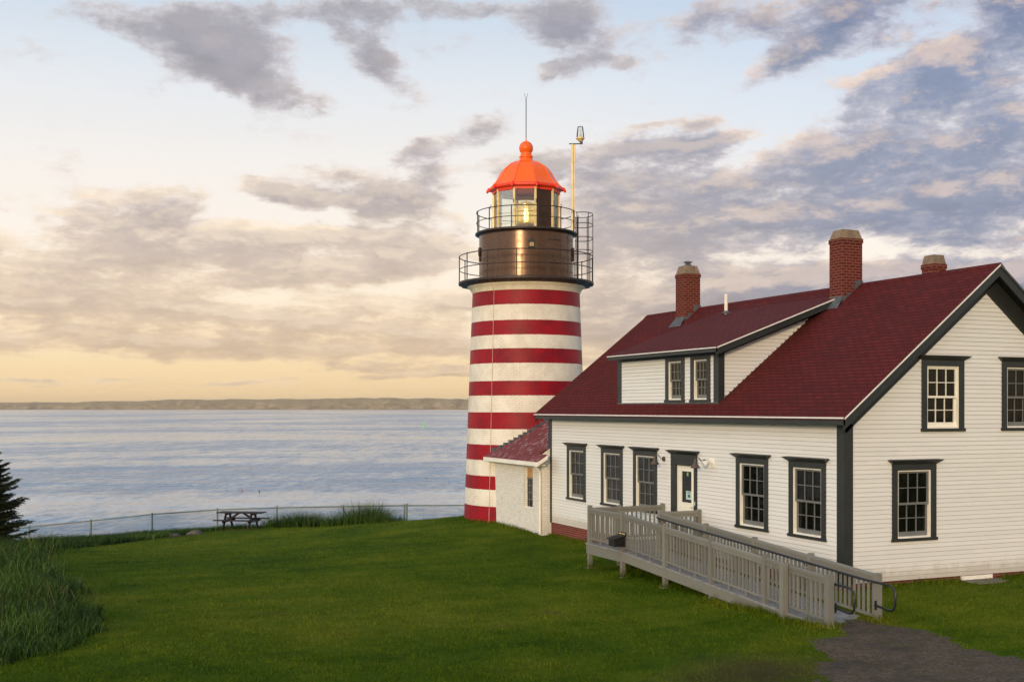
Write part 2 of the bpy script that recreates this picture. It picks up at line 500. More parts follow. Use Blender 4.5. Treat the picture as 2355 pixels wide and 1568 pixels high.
def glass_pane(name, tint=(.010, .012, .012), spec=.5):
    m, t, b = mat(name)
    o = objco(t)
    col = t.mix(t.smooth(t.noise(t.vm('MULTIPLY', o, (1, 1, .35)), 5, 3, .5), .4, .7), rgba(*[x * .6 for x in tint]), rgba(*[x * 1.6 for x in tint]))
    setp(t, b, col, .04, spec, t.bump(t.noise(o, 3, 2), .03, .02))
    return m


M['pane_dark'] = glass_pane('dark_window_glass', (.006, .007, .006), .20)
M['pane_dim'] = glass_pane('dim_window_glass', (.018, .018, .016), .34)


def clear_glass(name, tint, mixf=.86):
    m, t, b = mat(name)
    t.n.remove(b)
    tr = t.node('ShaderNodeBsdfTransparent', {0: rgba(*tint)})
    gl = t.node('ShaderNodeBsdfGlossy', {0: rgba(1, 1, 1), 'Roughness': .03})
    fr = t.node('ShaderNodeFresnel', {0: 1.5})
    mx = t.n.new('ShaderNodeMixShader')
    t.put(mx.inputs[0], fr); t.put(mx.inputs[1], tr); t.put(mx.inputs[2], gl)
    t.l.new(mx.outputs[0], t.n['Material Output'].inputs[0])
    return m


M['lantern_glass'] = clear_glass('lantern_glass', (.93, .93, .88))
m, t, b = mat('fresnel_lens_glass')
t.n.remove(b)
tr = t.node('ShaderNodeBsdfTransparent', {0: rgba(1, .93, .72)})
tl = t.node('ShaderNodeBsdfTranslucent', {0: rgba(.95, .78, .36)})
gl = t.node('ShaderNodeBsdfGlossy', {0: rgba(1, .92, .7), 'Roughness': .10})
m1 = t.n.new('ShaderNodeMixShader'); t.put(m1.inputs[0], .42); t.put(m1.inputs[1], tr); t.put(m1.inputs[2], tl)
m2 = t.n.new('ShaderNodeMixShader'); t.put(m2.inputs[0], .22); t.put(m2.inputs[1], m1.outputs[0]); t.put(m2.inputs[2], gl)
t.l.new(m2.outputs[0], t.n['Material Output'].inputs[0])
M['lens'] = m
M['beacon_lens'] = clear_glass('beacon_lens_plastic', (.92, .92, .92))
m, t, b = mat('lit_lamp')
setp(t, b, rgba(1, .9, .6))
t.put(b.inputs['Emission Color'], rgba(1, .80, .36)); t.put(b.inputs['Emission Strength'], 9.0)
M['lamp'] = m


# ------------------------------------------------------------------ mesh helper
class MB:
    def __init__(s):
        s.v, s.f, s.mi, s.sm = [], [], [], []

    def add(s, vs, fs, mi=0, smooth=False):
        o = len(s.v)
        s.v.extend([tuple(p) for p in vs])
        for f in fs:
            s.f.append([o + i for i in f]); s.mi.append(mi); s.sm.append(smooth)
        return s

    def box(s, x0, x1, y0, y1, z0, z1, mi=0):
        return s.add([(x0, y0, z0), (x1, y0, z0), (x1, y1, z0), (x0, y1, z0), (x0, y0, z1), (x1, y0, z1), (x1, y1, z1), (x0, y1, z1)],
                     [(0, 3, 2, 1), (4, 5, 6, 7), (0, 1, 5, 4), (1, 2, 6, 5), (2, 3, 7, 6), (3, 0, 4, 7)], mi)

    def prism(s, poly, d, mi=0):
        """closed solid: polygon (list of points) extruded by vector d"""
        n = len(poly)
        vs = [Vector(p) for p in poly]
        d = Vector(d)
        nor = Vector((0, 0, 0))
        for i in range(n):
            nor += vs[i].cross(vs[(i + 1) % n])
        if nor.dot(d) > 0:
            vs = vs[::-1]
        return s.add(vs + [p + d for p in vs], [tuple(range(n)), tuple(range(2 * n - 1, n - 1, -1))] +
                     [((i + 1) % n, i, i + n, (i + 1) % n + n) for i in range(n)], mi)

    def beam(s, p0, p1, w, h, mi=0, up=(0, 0, 1)):
        """rectangular bar from p0 to p1, w across, h along up"""
        p0, p1 = Vector(p0), Vector(p1)
        d = (p1 - p0).normalized()
        side = d.cross(Vector(up)).normalized()
        u = side.cross(d).normalized()
        a, b_ = side * w / 2, u * h / 2
        vs = [p0 - a - b_, p0 + a - b_, p0 + a + b_, p0 - a + b_, p1 - a - b_, p1 + a - b_, p1 + a + b_, p1 - a + b_]
        return s.add(vs, [(0, 3, 2, 1), (4, 5, 6, 7), (0, 1, 5, 4), (1, 2, 6, 5), (2, 3, 7, 6), (3, 0, 4, 7)], mi)

    def tube(s, pts, r, n=6, mi=0, closed=False, caps=True):
        pts = [Vector(p) for p in pts]
        k = len(pts)
        vs, fs = [], []
        prev = None
        for i, p in enumerate(pts):
            a = pts[(i - 1) % k] if (closed or i > 0) else p
            b_ = pts[(i + 1) % k] if (closed or i < k - 1) else p
            d = (b_ - a).normalized()
            ref = prev if prev is not None else (Vector((0, 0, 1)) if abs(d.z) < .9 else Vector((1, 0, 0)))
            u = (ref - d * ref.dot(d)).normalized()
            w = d.cross(u)
            prev = u
            rr = r[i] if hasattr(r, '__len__') else r
            for j in range(n):
                t_ = 2 * math.pi * j / n
                vs.append(p + u * (rr * math.cos(t_)) + w * (rr * math.sin(t_)))
        for i in range(k if closed else k - 1):
            for j in range(n):
                a, b_ = i * n + j, i * n + (j + 1) % n
                c, d = ((i + 1) % k) * n + j, ((i + 1) % k) * n + (j + 1) % n
                fs.append((a, b_, d, c))
        s.add(vs, fs, mi, n > 5)
        if caps and not closed:
            s.add(vs[:n], [tuple(range(n - 1, -1, -1))], mi)
            s.add(vs[-n:], [tuple(range(n))], mi)
        return s

    def lathe(s, prof, c, n=48, mi=0, smooth=True, a0=0.0, a1=2 * math.pi, sharp=()):
        """profile [(r, z)] turned about the vertical axis at c"""
        full = abs(a1 - a0 - 2 * math.pi) < 1e-6
        m_ = n if full else n + 1
        segs, cur = [], [prof[0]]
        for i in range(1, len(prof)):
            cur.append(prof[i])
            if i in sharp:
                segs.append(cur); cur = [prof[i]]
        segs.append(cur)
        for pr in segs:
            if len(pr) < 2: continue
            vs = []
            for (r, z) in pr:
                for j in range(m_):
                    a = a0 + (a1 - a0) * j / n
                    vs.append((c[0] + r * math.cos(a), c[1] + r * math.sin(a), z))
            fs = []
            for i in range(len(pr) - 1):
                for j in range(n):
                    k = (j + 1) % m_
                    fs.append((i * m_ + j, i * m_ + k, (i + 1) * m_ + k, (i + 1) * m_ + j))
            s.add(vs, fs, mi, smooth)
        return s

    def build(s, name, mats, parent=None):
        me = bpy.data.meshes.new(name)
        me.from_pydata(s.v, [], s.f)
        mats = mats if isinstance(mats, (list, tuple)) else [mats]
        for m_ in mats:
            me.materials.append(M[m_] if isinstance(m_, str) else m_)
        me.polygons.foreach_set('material_index', s.mi)
        me.polygons.foreach_set('use_smooth', s.sm)
        me.update()
        o = bpy.data.objects.new(name, me)
        COL.objects.link(o)
        if parent is not None:
            adopt(o, parent)
        return o


def adopt(o, parent):
    """meshes are modelled in world metres; keep them there under their thing"""
    o.parent = parent
    if parent.type == 'EMPTY':
        o.location = -Vector(parent.location)


def fast_mesh(name, verts, faces_n, mats, parent=None, smooth=False):
    """big triangle / quad soups straight from numpy: verts (N,3), every faces_n verts make a face"""
    me = bpy.data.meshes.new(name)
    nv = len(verts)
    nf = nv // faces_n
    me.vertices.add(nv)
    me.vertices.foreach_set('co', np.ascontiguousarray(verts, np.float32).ravel())
    me.loops.add(nv)
    me.loops.foreach_set('vertex_index', np.arange(nv, dtype=np.int32))
    me.polygons.add(nf)
    me.polygons.foreach_set('loop_start', np.arange(0, nv, faces_n, dtype=np.int32))
    me.polygons.foreach_set('loop_total', np.full(nf, faces_n, np.int32))
    me.update(calc_edges=True)
    for m_ in (mats if isinstance(mats, (list, tuple)) else [mats]):
        me.materials.append(M[m_] if isinstance(m_, str) else m_)
    if smooth:
        me.polygons.foreach_set('use_smooth', np.ones(nf, bool))
    o = bpy.data.objects.new(name, me)
    COL.objects.link(o)
    if parent is not None:
        adopt(o, parent)
    return o


def grid_mesh(name, X, Y, Z, mats, keep=None):
    """structured grid -> one smooth sheet"""
    h, w = X.shape
    co = np.stack([X, Y, Z], -1).reshape(-1, 3)
    i = np.arange(h * w).reshape(h, w)
    q = np.stack([i[:-1, :-1], i[:-1, 1:], i[1:, 1:], i[1:, :-1]], -1).reshape(-1, 4)
    if keep is not None:
        q = q[keep.reshape(-1)]
        used = np.unique(q)
        remap = np.full(h * w, -1); remap[used] = np.arange(len(used))
        q = remap[q]; co = co[used]
    me = bpy.data.meshes.new(name)
    me.vertices.add(len(co)); me.vertices.foreach_set('co', co.astype(np.float32).ravel())
    me.loops.add(q.size); me.loops.foreach_set('vertex_index', q.astype(np.int32).ravel())
    me.polygons.add(len(q))
    me.polygons.foreach_set('loop_start', np.arange(0, q.size, 4, dtype=np.int32))
    me.polygons.foreach_set('loop_total', np.full(len(q), 4, np.int32))
    me.polygons.foreach_set('use_smooth', np.ones(len(q), bool))
    me.update(calc_edges=True)
    for m_ in (mats if isinstance(mats, (list, tuple)) else [mats]):
        me.materials.append(M[m_] if isinstance(m_, str) else m_)
    o = bpy.data.objects.new(name, me)
    COL.objects.link(o)
    return o


def tag(o, label=None, cat=None, group=None, kind=None):
    for k, v in (('label', label), ('category', cat), ('group', group), ('kind', kind)):
        if v: o[k] = v
    return o


def thing(name, loc, label, cat, group=None):
    o = bpy.data.objects.new(name, None)
    o.empty_display_size = .3
    COL.objects.link(o)
    o.location = loc
    return tag(o, label, cat, group)


def LZ(L, Z):                     # lateral / depth from the camera -> world x, y
    return CAM[0] + RGT[0] * L + FWD[0] * Z, CAM[1] + RGT[1] * L + FWD[1] * Z


def toLZ(x, y):
    return (x - CAM[0]) * RGT[0] + (y - CAM[1]) * RGT[1], (x - CAM[0]) * FWD[0] + (y - CAM[1]) * FWD[1]

# ------------------------------------------------------------------ terrain
CTRL = np.array([(-7.83,17.45,-0.351),(-3.84,17.45,-0.351),(-0.00,17.45,-0.351),(3.47,17.45,-0.351),(7.23,16.90,-0.220),(-15.00,0.00,-0.350),(0.00,0.00,-0.350),(15.00,0.00,-0.350),(-150.00,-120.00,-0.300),(-150.00,70.00,-2.500),(-150.00,20.00,-0.400),(150.00,-120.00,-0.300),(150.00,70.00,-1.000),(150.00,20.00,-0.400),(0.00,-60.00,-0.300),(2.16,31.03,-0.496),(2.87,29.30,-0.501),(3.70,27.40,-0.460),(4.48,25.60,-0.471),(5.26,23.70,-0.377),(5.64,22.90,-0.480),(6.09,21.90,-0.308),(1.31,38.87,-0.480),(2.42,36.30,-0.460),(4.51,31.43,-0.400),(6.09,27.76,-0.300),(8.02,25.32,-0.110),(10.31,26.31,-0.140),(12.15,27.10,-0.155),(14.81,28.24,-0.150),(7.79,33.93,-0.300),(8.64,42.57,-0.400),(0.24,40.48,-0.450),(-1.89,44.50,-0.459),(-0.59,42.20,-0.414),(1.40,47.51,-0.500),(-12.33,52.00,-1.637),(-10.95,53.50,-1.816),(-7.84,54.50,-1.963),(-5.60,53.00,-1.702),(-3.38,50.00,-1.065),(-13.75,51.00,-1.707),(-15.71,47.00,-1.667),(-15.96,40.00,-1.183),(-4.63,32.20,-0.598),(-8.38,28.30,-0.601),(-8.08,21.70,-0.394),(-2.39,35.40,-0.499),(-8.80,40.00,-1.061),(-15.25,34.00,-0.846),(-20.60,45.00,-1.600),(-24.03,57.00,-3.255),(-21.03,57.00,-2.972),(-17.97,57.00,-2.647),(-14.71,57.00,-2.421),(-11.74,57.00,-2.321),(-8.41,57.00,-2.256),(-5.37,57.00,-2.212),(-2.42,57.00,-2.212),(7.13,21.20,-0.297),(8.48,18.90,-0.317),(6.82,19.40,-0.316)])


def _tps(r2):
    return .5 * r2 * np.log(r2 + 1e-9)


def _solve():
    n = len(CTRL)
    xy = CTRL[:, :2] / 10.0
    K = _tps(((xy[:, None] - xy[None]) ** 2).sum(-1)) + np.eye(n) * .02
    Pm = np.hstack([np.ones((n, 1)), xy])
    A = np.zeros((n + 3, n + 3))
    A[:n, :n] = K; A[:n, n:] = Pm; A[n:, :n] = Pm.T
    return np.linalg.solve(A, np.concatenate([CTRL[:, 2], np.zeros(3)]))


_WT = _solve()
_tab = rng.random((256, 256))


def vnoise(x, y):
    xi, yi = np.floor(x).astype(int), np.floor(y).astype(int)
    fx, fy = x - xi, y - yi
    fx, fy = fx * fx * (3 - 2 * fx), fy * fy * (3 - 2 * fy)
    g = lambda i, j: _tab[i & 255, j & 255]
    return (g(xi, yi) * (1 - fx) + g(xi + 1, yi) * fx) * (1 - fy) + (g(xi, yi + 1) * (1 - fx) + g(xi + 1, yi + 1) * fx) * fy


def fbm(x, y, o=4):
    s, a = 0, .5
    for k in range(o):
        s = s + a * vnoise(x * 2 ** k + 17 * k, y * 2 ** k + 5 * k); a *= .5
    return s / (1 - .5 ** o)


def height(L, Z):
    L, Z = np.asarray(L, float), np.asarray(Z, float)
    sh = L.shape
    q = np.stack([L.ravel(), Z.ravel()], -1) / 10.0
    out = np.empty(len(q))
    xy = CTRL[:, :2] / 10.0
    for i in range(0, len(q), 40000):
        c = q[i:i + 40000]
        out[i:i + 40000] = _tps(((c[:, None] - xy[None]) ** 2).sum(-1)) @ _WT[:-3] + _WT[-3] + c @ _WT[-2:]
    h = out.reshape(sh)
    far = np.clip((np.hypot(L, Z - 30) - 60) / 60, 0, 1)
    h = h * (1 - far) + (-.8) * far
    h = h + (fbm(L * .9, Z * .9) - .5) * .07
    e = np.clip((Z - 58.6 - (fbm(L * .12, Z * 0 + 3) - .5) * 3) / 11, 0, 1)
    return h - (e * e * (3 - 2 * e)) * 15.5


def ground_at(x, y):
    L, Z = toLZ(x, y)
    return float(height(np.array([L]), np.array([Z]))[0])


def inside(poly, x, y):
    r = np.zeros(x.shape, bool)
    n = len(poly)
    for i in range(n):
        x0, y0 = poly[i]; x1, y1 = poly[(i + 1) % n]
        c = ((y0 > y) != (y1 > y))
        with np.errstate(divide='ignore', invalid='ignore'):
            xc = (x1 - x0) * (y - y0) / (y1 - y0) + x0
        r ^= c & (x < xc)
    return r


def grass_tone(t, o, bias=0.0):
    big_ = t.noise(o, .10, 4, .6)
    mid = t.noise(o, .55, 5, .65)
    stripe = t.noise(t.node('ShaderNodeMapping', {0: o, 'Rotation': (0, 0, R(38)), 'Scale': (.22, 1.3, .3)}), 1.0, 4, .6)
    fine = t.m('ADD', t.m('MULTIPLY', t.noise(o, 30, 4, .75), .5), t.m('MULTIPLY', t.noise(o, 5, 4, .7), .5))
    f = t.m('ADD', t.m('ADD', t.m('MULTIPLY', big_, .40), t.m('MULTIPLY', mid, .30)), t.m('ADD', t.m('MULTIPLY', stripe, .16), t.m('MULTIPLY', fine, .28)))
    f = t.m('MULTIPLY_ADD', t.m('SUBTRACT', f, .5), 1.9, .5 + bias)
    col = t.ramp(f, [(.22, (.010, .028, .0008)), (.42, (.030, .066, .0014)), (.58, (.060, .104, .0024)), (.78, (.125, .146, .008))])
    dry = t.m('MULTIPLY', t.smooth(t.noise(o, .8, 5, .7), .60, .76), .55)
    col = t.mix(dry, col, rgba(.105, .082, .026))
    return col


def worn(t, o, col):
    """trodden earth round the gravel and by the rocks"""
    for (L, Z, r, k) in ((4.0, 18.3, 1.7, .8), (2.9, 16.9, 1.6, .6), (-14.6, 49.2, 1.6, .8), (-12.2, 50.6, 1.5, .6)):
        x, y = LZ(L, Z)
        d = t.vm('LENGTH', t.vm('MULTIPLY', t.vm('SUBTRACT', o, (x, y, 0)), (1, 1, 0)), out=1)
        f = t.m('MULTIPLY', t.smooth(t.m('ADD', d, t.m('MULTIPLY', t.noise(o, 1.1, 5, .7), 1.6)), r + 1.1, r * .5), k)
        col = t.mix(f, col, rgba(.062, .046, .022))
    return col


m, t, b = mat('lawn_turf')
o = objco(t)
col = worn(t, o, grass_tone(t, o, -.05))
edge_rock = t.smooth(t.sep(o)[2], -4.0, -6.5)
col = t.mix(edge_rock, col, t.mix(t.noise(o, .6, 5, .7), rgba(.05, .045, .04), rgba(.13, .12, .10)))
setp(t, b, col, .95, .05, t.bump(t.m('ADD', t.noise(o, 22, 5, .8), t.m('MULTIPLY', t.noise(o, 4, 3), 1.5)), .9, .04))
M['turf'] = m
m, t, b = mat('mown_grass_blades')
o = objco(t)
tint = t.node('ShaderNodeAttribute', attribute_name='tint', out=2)
setp(t, b, t.vm('SCALE', worn(t, o, grass_tone(t, o, .03)), scale=t.m('MULTIPLY_ADD', t.m('POWER', tint, 2.0), 1.25, .46)), .7, .08)
M['blade'] = m
m, t, b = mat('rank_grass_blades')
o = objco(t)
f = t.noise(o, .5, 4, .6)
g = t.noise(o, 9, 3, .7)
col = t.mix(t.smooth(f, .35, .65), rgba(.011, .034, .0030), rgba(.040, .078, .0085))
col = t.mix(t.smooth(g, .45, .75), col, rgba(.075, .120, .028))
col = t.mix(t.smooth(t.noise(o, 1.1, 4, .7), .60, .74), col, rgba(.14, .13, .055))
tint = t.node('ShaderNodeAttribute', attribute_name='tint', out=2)
setp(t, b, t.vm('SCALE', col, scale=t.m('MULTIPLY_ADD', t.m('POWER', tint, 2.5), 2.2, .5)), .6, .15)
M['rank'] = m
m, t, b = mat('gravel')
o = objco(t)
vor = t.n.new('ShaderNodeTexVoronoi'); vor.inputs['Scale'].default_value = 26
t.put(vor.inputs['Vector'], o)
nn = t.noise(o, 1.2, 6, .7)
col = t.mix(t.sep(vor.outputs[1])[0], rgba(.052, .036, .023), rgba(.145, .102, .068))
col = t.mix(t.smooth(nn, .42, .7), col, rgba(.052, .040, .031))
col = t.mix(t.m('MULTIPLY', t.smooth(t.noise(o, 3.5, 6, .75), .50, .64), .75), col, rgba(.060, .056, .016))
setp(t, b, col, .9, .2, t.bump(vor.outputs[0], .8, .02))
M['gravel'] = m

Lg = np.concatenate([np.linspace(-400, -42, 18), np.arange(-38, 30, .5), np.linspace(33, 400, 18)])
Zg = np.concatenate([np.linspace(-320, -8, 14), np.arange(-4, 12, 1.0), np.arange(12, 61, .4), np.arange(61, 84, 1.2)])
LL, ZZ = np.meshgrid(Lg, Zg)
XX, YY = LZ(LL, ZZ)
lawn = grid_mesh("lawn", XX, YY, height(LL, ZZ), 'turf')
tag(lawn, kind='structure')

PATH = [(6.10,22.40),(7.00,22.40),(7.17,21.49),(7.66,20.99),(7.80,20.14),(8.08,19.28),(8.47,18.88),(9.15,18.43),(9.56,16.48),(8.6,6.0),(2.6,6.0),(4.69,17.32),(4.81,17.92),(5.09,18.88),(5.43,19.49),(5.25,20.03),(5.36,20.67),(5.70,20.87),(6.23,21.03)]
ISLE = [(6.33,20.21),(6.85,20.36),(7.30,19.92),(7.58,19.08),(7.66,18.75),(7.40,18.81),(6.97,19.42),(6.50,19.77)]


def on_path(L, Z):
    jl = (fbm(L * 2.6, Z * 2.6) - .5) * .55
    jz = (fbm(L * 2.6 + 40, Z * 2.6 + 9) - .5) * .9
    return inside(PATH, L + jl, Z + jz)


PSTEP = .06
pl, pz = np.meshgrid(np.arange(1.4, 11.2, PSTEP), np.arange(6, 23.2, PSTEP))
soft = on_path(pl, pz).astype(float)
for _ in range(3):                              # blur the outline so the gravel thins out into the turf
    for ax_ in (0, 1):
        soft = sum(np.roll(soft, k_, ax_) for k_ in range(-4, 5)) / 9
lift = (soft - .48) * .075 + (fbm(pl * 5, pz * 5, 5) - .5) * .05
px_, py_ = LZ(pl, pz)
cell = (lift[:-1, :-1] + lift[1:, 1:]) / 2
tag(grid_mesh("gravel_path", px_, py_, height(pl, pz) + np.minimum(lift, .028), 'gravel', cell > -.03), kind='structure')


def path_soft(L, Z):
    i_ = np.clip(((Z - 6) / PSTEP).astype(int), 0, soft.shape[0] - 1)
    j_ = np.clip(((L - 1.4) / PSTEP).astype(int), 0, soft.shape[1] - 1)
    ok_ = (Z > 6) & (Z < 23.2) & (L > 1.4) & (L < 11.2)
    return np.where(ok_, soft[i_, j_], 0.0)


# ------------------------------------------------------------------ grass
def blades(n, L, Z, hgt, wid, lean, segs=1):
    """n grass blades rooted at L,Z: tapered strips bending over; returns a triangle soup"""
    x, y = LZ(L, Z)
    z = height(L, Z) - .01
    root = np.stack([x, y, z], -1)
    a = rng.random(n) * 2 * np.pi
    b_ = rng.random(n) * 2 * np.pi
    wd = np.stack([np.cos(a), np.sin(a), np.zeros(n)], -1) * (wid / 2)[:, None]
    ld = np.stack([np.cos(b_), np.sin(b_), np.zeros(n)], -1) * (lean * hgt)[:, None]
    def pt(s):
        zz = hgt * s * (1 - .25 * s * lean)
        p = root + ld * (s ** 1.8)
        p[:, 2] += zz
        return p
    tris = []
    for k in range(segs):
        s0, s1 = k / segs, (k + 1) / segs
        w0, w1 = 1 - s0 ** 1.4, 1 - s1 ** 1.4
        p0, p1 = pt(s0), pt(s1)
        if k == segs - 1:
            tris.append(np.stack([p0 - wd * w0, p0 + wd * w0, p1], 1))
        else:
            tris.append(np.stack([p0 - wd * w0, p0 + wd * w0, p1 + wd * w1], 1))
            tris.append(np.stack([p0 - wd * w0, p1 + wd * w1, p1 - wd * w1], 1))
    tint = np.tile(rng.random(n), len(tris)).repeat(3)
    return np.concatenate(tris, 0).reshape(-1, 3), tint



def blade_mesh(name, soup, mn):
    o_ = fast_mesh(name, soup[0], 3, mn)
    at_ = o_.data.attributes.new('tint', 'FLOAT', 'POINT')
    at_.data.foreach_set('value', soup[1].astype(np.float32))
    return o_


EDGE = [(-8.03, 21.83), (-8.9, 24.2), (-10.6, 27.8), (-12.6, 31.8), (-14.6, 35.6), (-15.9, 40), (-15.6, 47), (-13.7, 51.5), (-10.95, 54.2), (-7.84, 55.3), (-5.6, 55.2), (-3.4, 54.5), (0, 54), (0, 58.4), (-36, 58.4), (-36, 12.0), (-13.5, 13.0), (-10.2, 16.6), (-8.3, 18.6), (-7.85, 19.6), (-7.8, 20.8)]


def wild(L, Z, s=1.0):
    j = (fbm(L * 1.1, Z * 1.1) - .5) * 1.1 * s
    return inside(EDGE, L + j, Z + j * .6)


def built(L, Z):
    x = CAM[0] + RGT[0] * L + FWD[0] * Z
    y = CAM[1] + RGT[1] * L + FWD[1] * Z
    return ((x > -.02) & (x < 8.3) & (y > -.02) & (y < 15.3)) | ((x > -.4) & (x < 3.5) & (y > 15) & (y < 20)) | (np.hypot(x - TWR[0], y - TWR[1]) < 2.42)


N = 520000
u = rng.random(N)
Zb = (15.0 ** -.55 + u * (57.0 ** -.55 - 15.0 ** -.55)) ** (-1 / .55)
Lb = (rng.random(N) * 1.16 - .58) * Zb * .90
jl = rng.normal(0, .36, N)
on = path_soft(Lb + jl * .3, Zb + jl * .3)
tuft = np.clip((fbm(Lb * 1.3 + 5, Zb * 2.2) - .50) * 4, 0, 1)
ok = ~wild(Lb, Zb) & ~built(Lb, Zb) & (rng.random(N) > on * (1.0 - .55 * tuft - .5 * inside(ISLE, Lb, Zb)) * 1.03)
bare = (np.hypot(Lb - 3.6, Zb - 17.6) < 1.4 + fbm(Lb * 1.5, Zb * 1.5) * 1.6) & (rng.random(N) > .45)
ok &= ~bare
Lb, Zb = Lb[ok], Zb[ok]
n = len(Lb)
sc = (Zb / 17.0) ** .75
hb = (.035 + .030 * rng.random(n)) * (.8 + .2 * sc) * (.55 + .9 * fbm(Lb * 2.4, Zb * 2.4))
hb *= np.where(rng.random(n) < .02, 2.1, 1.0)
tag(blade_mesh("grass", blades(n, Lb, Zb, hb, .0085 * sc * (.7 + .6 * rng.random(n)), .25 + .75 * rng.random(n)), 'blade'), kind='stuff')

# uncut fringe where the mower cannot reach: walls, tower foot, ramp posts
def fringe():
    pts = [(np.full(5200, -.04) - rng.random(5200) ** 2 * .22, rng.random(5200) * 15.2),
           (np.where(rng.random(3200) < .42, rng.random(3200) * 3.2, 4.5 + rng.random(3200) * 3.7), -.04 - rng.random(3200) ** 2 * .20),
           (-.38 - rng.random(1600) ** 2 * .2, 15.1 + rng.random(1600) * 4.0)]
    a_ = rng.random(2600) * 6.2832; r_ = 2.43 + rng.random(2600) ** 2 * .22
    pts.append((TWR[0] + r_ * np.cos(a_), TWR[1] + r_ * np.sin(a_)))
    for x_, y_ in ((-2.35, 7.59), (-2.36, 5.73), (-2.35, 3.64), (-2.35, 1.634), (-2.35, -.365), (-2.48, -1.16), (-2.35, -2.41), (-1.25, -2.485)):
        pts.append((x_ + rng.normal(0, .13, 260), y_ + rng.normal(0, .13, 260)))
    pts.append((-2.45 - rng.random(2200) ** 2 * .3, -2.4 + rng.random(2200) * 4.0))
    x_ = np.concatenate([p[0] for p in pts]); y_ = np.concatenate([p[1] for p in pts])
    return toLZ(x_, y_)


Lf, Zf = fringe()
ok = ~built(Lf, Zf)
Lf, Zf = Lf[ok], Zf[ok]
n = len(Lf)
tag(blade_mesh("uncut_grass", blades(n, Lf, Zf, (.07 + .13 * rng.random(n) ** 1.6) * (.5 + fbm(Lf * 2, Zf * 2)), .012 * (.7 + .6 * rng.random(n)), .2 + .6 * rng.random(n), 2), 'blade'), kind='stuff')

N = 130000
u = rng.random(N)
Zb = (13.0 ** -.6 + u * (46.0 ** -.6 - 13.0 ** -.6)) ** (-1 / .6)
Lb = -.30 * Zb - rng.random(N) ** 1.5 * .60 * Zb
ok = wild(Lb, Zb)
Lb, Zb = Lb[ok], Zb[ok]
n = len(Lb)
tuft = np.clip((fbm(Lb * 1.1, Zb * 1.1) - .3) * 2.2, 0, 1)
hb = (.20 + .50 * tuft) * (.55 + .6 * rng.random(n))
tag(blade_mesh("tall_grass", blades(n, Lb, Zb, hb, .0165 * (Zb / 20) ** .6 * (.6 + .7 * rng.random(n)), .15 + .75 * rng.random(n), 3), 'rank'), kind='stuff')

# straw-coloured seed stalks standing above the bank
N = 800
Zb = 17.0 + 27 * rng.random(N) ** 1.4
Lb = -.30 * Zb - rng.random(N) ** 1.5 * .5 * Zb
ok = wild(Lb, Zb) & (fbm(Lb * .5 + 30, Zb * .5) > .47)
Lb, Zb = Lb[ok], Zb[ok]
n = len(Lb)
m, t, b = mat('straw_stalks')
tint = t.node('ShaderNodeAttribute', attribute_name='tint', out=2)
setp(t, b, t.mix(tint, rgba(.08, .085, .032), rgba(.20, .17, .085)), .7, .1)
M['straw'] = m
tag(blade_mesh("seed_stalks", blades(n, Lb, Zb, .65 + .40 * rng.random(n), .009 * (Zb / 20) ** .6 * (.7 + .6 * rng.random(n)), .15 + .55 * rng.random(n), 4), 'straw'), kind='stuff')

N = 130000
Lb = -26 + 25 * rng.random(N)
Zb = 43 + 15.2 * rng.random(N)
ok = wild(Lb, Zb, .6)
Lb, Zb = Lb[ok], Zb[ok]
n = len(Lb)
hb = (.22 + .55 * fbm(Lb * .6, Zb * .6)) * (.5 + .7 * rng.random(n))
hb *= 1 + 2.0 * np.exp(-((Lb + 7.2) / 1.45) ** 2) + .95 * np.exp(-((Lb + 10.3) / 1.0) ** 2) + .35 * np.exp(-((Lb + 17.5) / 1.6) ** 2)
hb *= np.where(Lb > -5.2, .55, np.where(Lb < -11.8, .55, 1.0))
tag(blade_mesh("fence_line_grass", blades(n, Lb, Zb, hb, .022 * (.6 + .7 * rng.random(n)), .15 + .7 * rng.random(n), 3), 'rank'), kind='stuff')

# ------------------------------------------------------------------ sea and the far shore
SEA = CAM[2] - 15.0
m, t, b = mat('sea_water')
geo = objco(t)
dist = t.vm('LENGTH', t.vm('SUBTRACT', geo, (CAM[0], CAM[1], 0)), out=1)
rot = t.node('ShaderNodeMapping', {0: geo, 'Rotation': (0, 0, TH)})      # x along the shore, y out to sea
wv = t.vm('MULTIPLY', rot, (.55, 1.0, 1))
h = t.m('MULTIPLY', t.noise(wv, .9, 3, .6), .12)
h = t.m('ADD', h, t.m('MULTIPLY', t.noise(wv, .22, 4, .6), .40))
h = t.m('ADD', h, t.m('MULTIPLY', t.noise(wv, .05, 4, .62), 1.3))
ry = t.m('LOGARITHM', t.m('MAXIMUM', dist, 20), 1.4)
band = t.noise(t.xyz(t.m('MULTIPLY', t.sep(rot)[0], .0022), t.m('MULTIPLY', ry, 1.0), 0.0), 1.25, 5, .62, .35)
cat = t.noise(t.vm('MULTIPLY', rot, (.0035, .0075, 1)), 1.0, 14, .74)          # cat's-paws at every size
rip = t.m('ADD', t.m('MULTIPLY', t.noise(t.vm('MULTIPLY', rot, (.95, .26, 1)), 1.0, 3, .6), .34),
          t.m('ADD', t.m('MULTIPLY', t.noise(t.vm('MULTIPLY', rot, (.32, .07, 1)), 1.0, 3, .6), .34), t.m('MULTIPLY', t.noise(t.vm('MULTIPLY', rot, (.10, .018, 1)), 1.0, 3, .6), .34)))
ruff = t.smooth(t.m('ADD', t.m('MULTIPLY_ADD', band, .95, -.20), t.m('ADD', t.m('MULTIPLY', cat, .25), t.m('MULTIPLY', rip, 1.1))), .85, 1.09)
farf = t.smooth(dist, 2500, 9000)
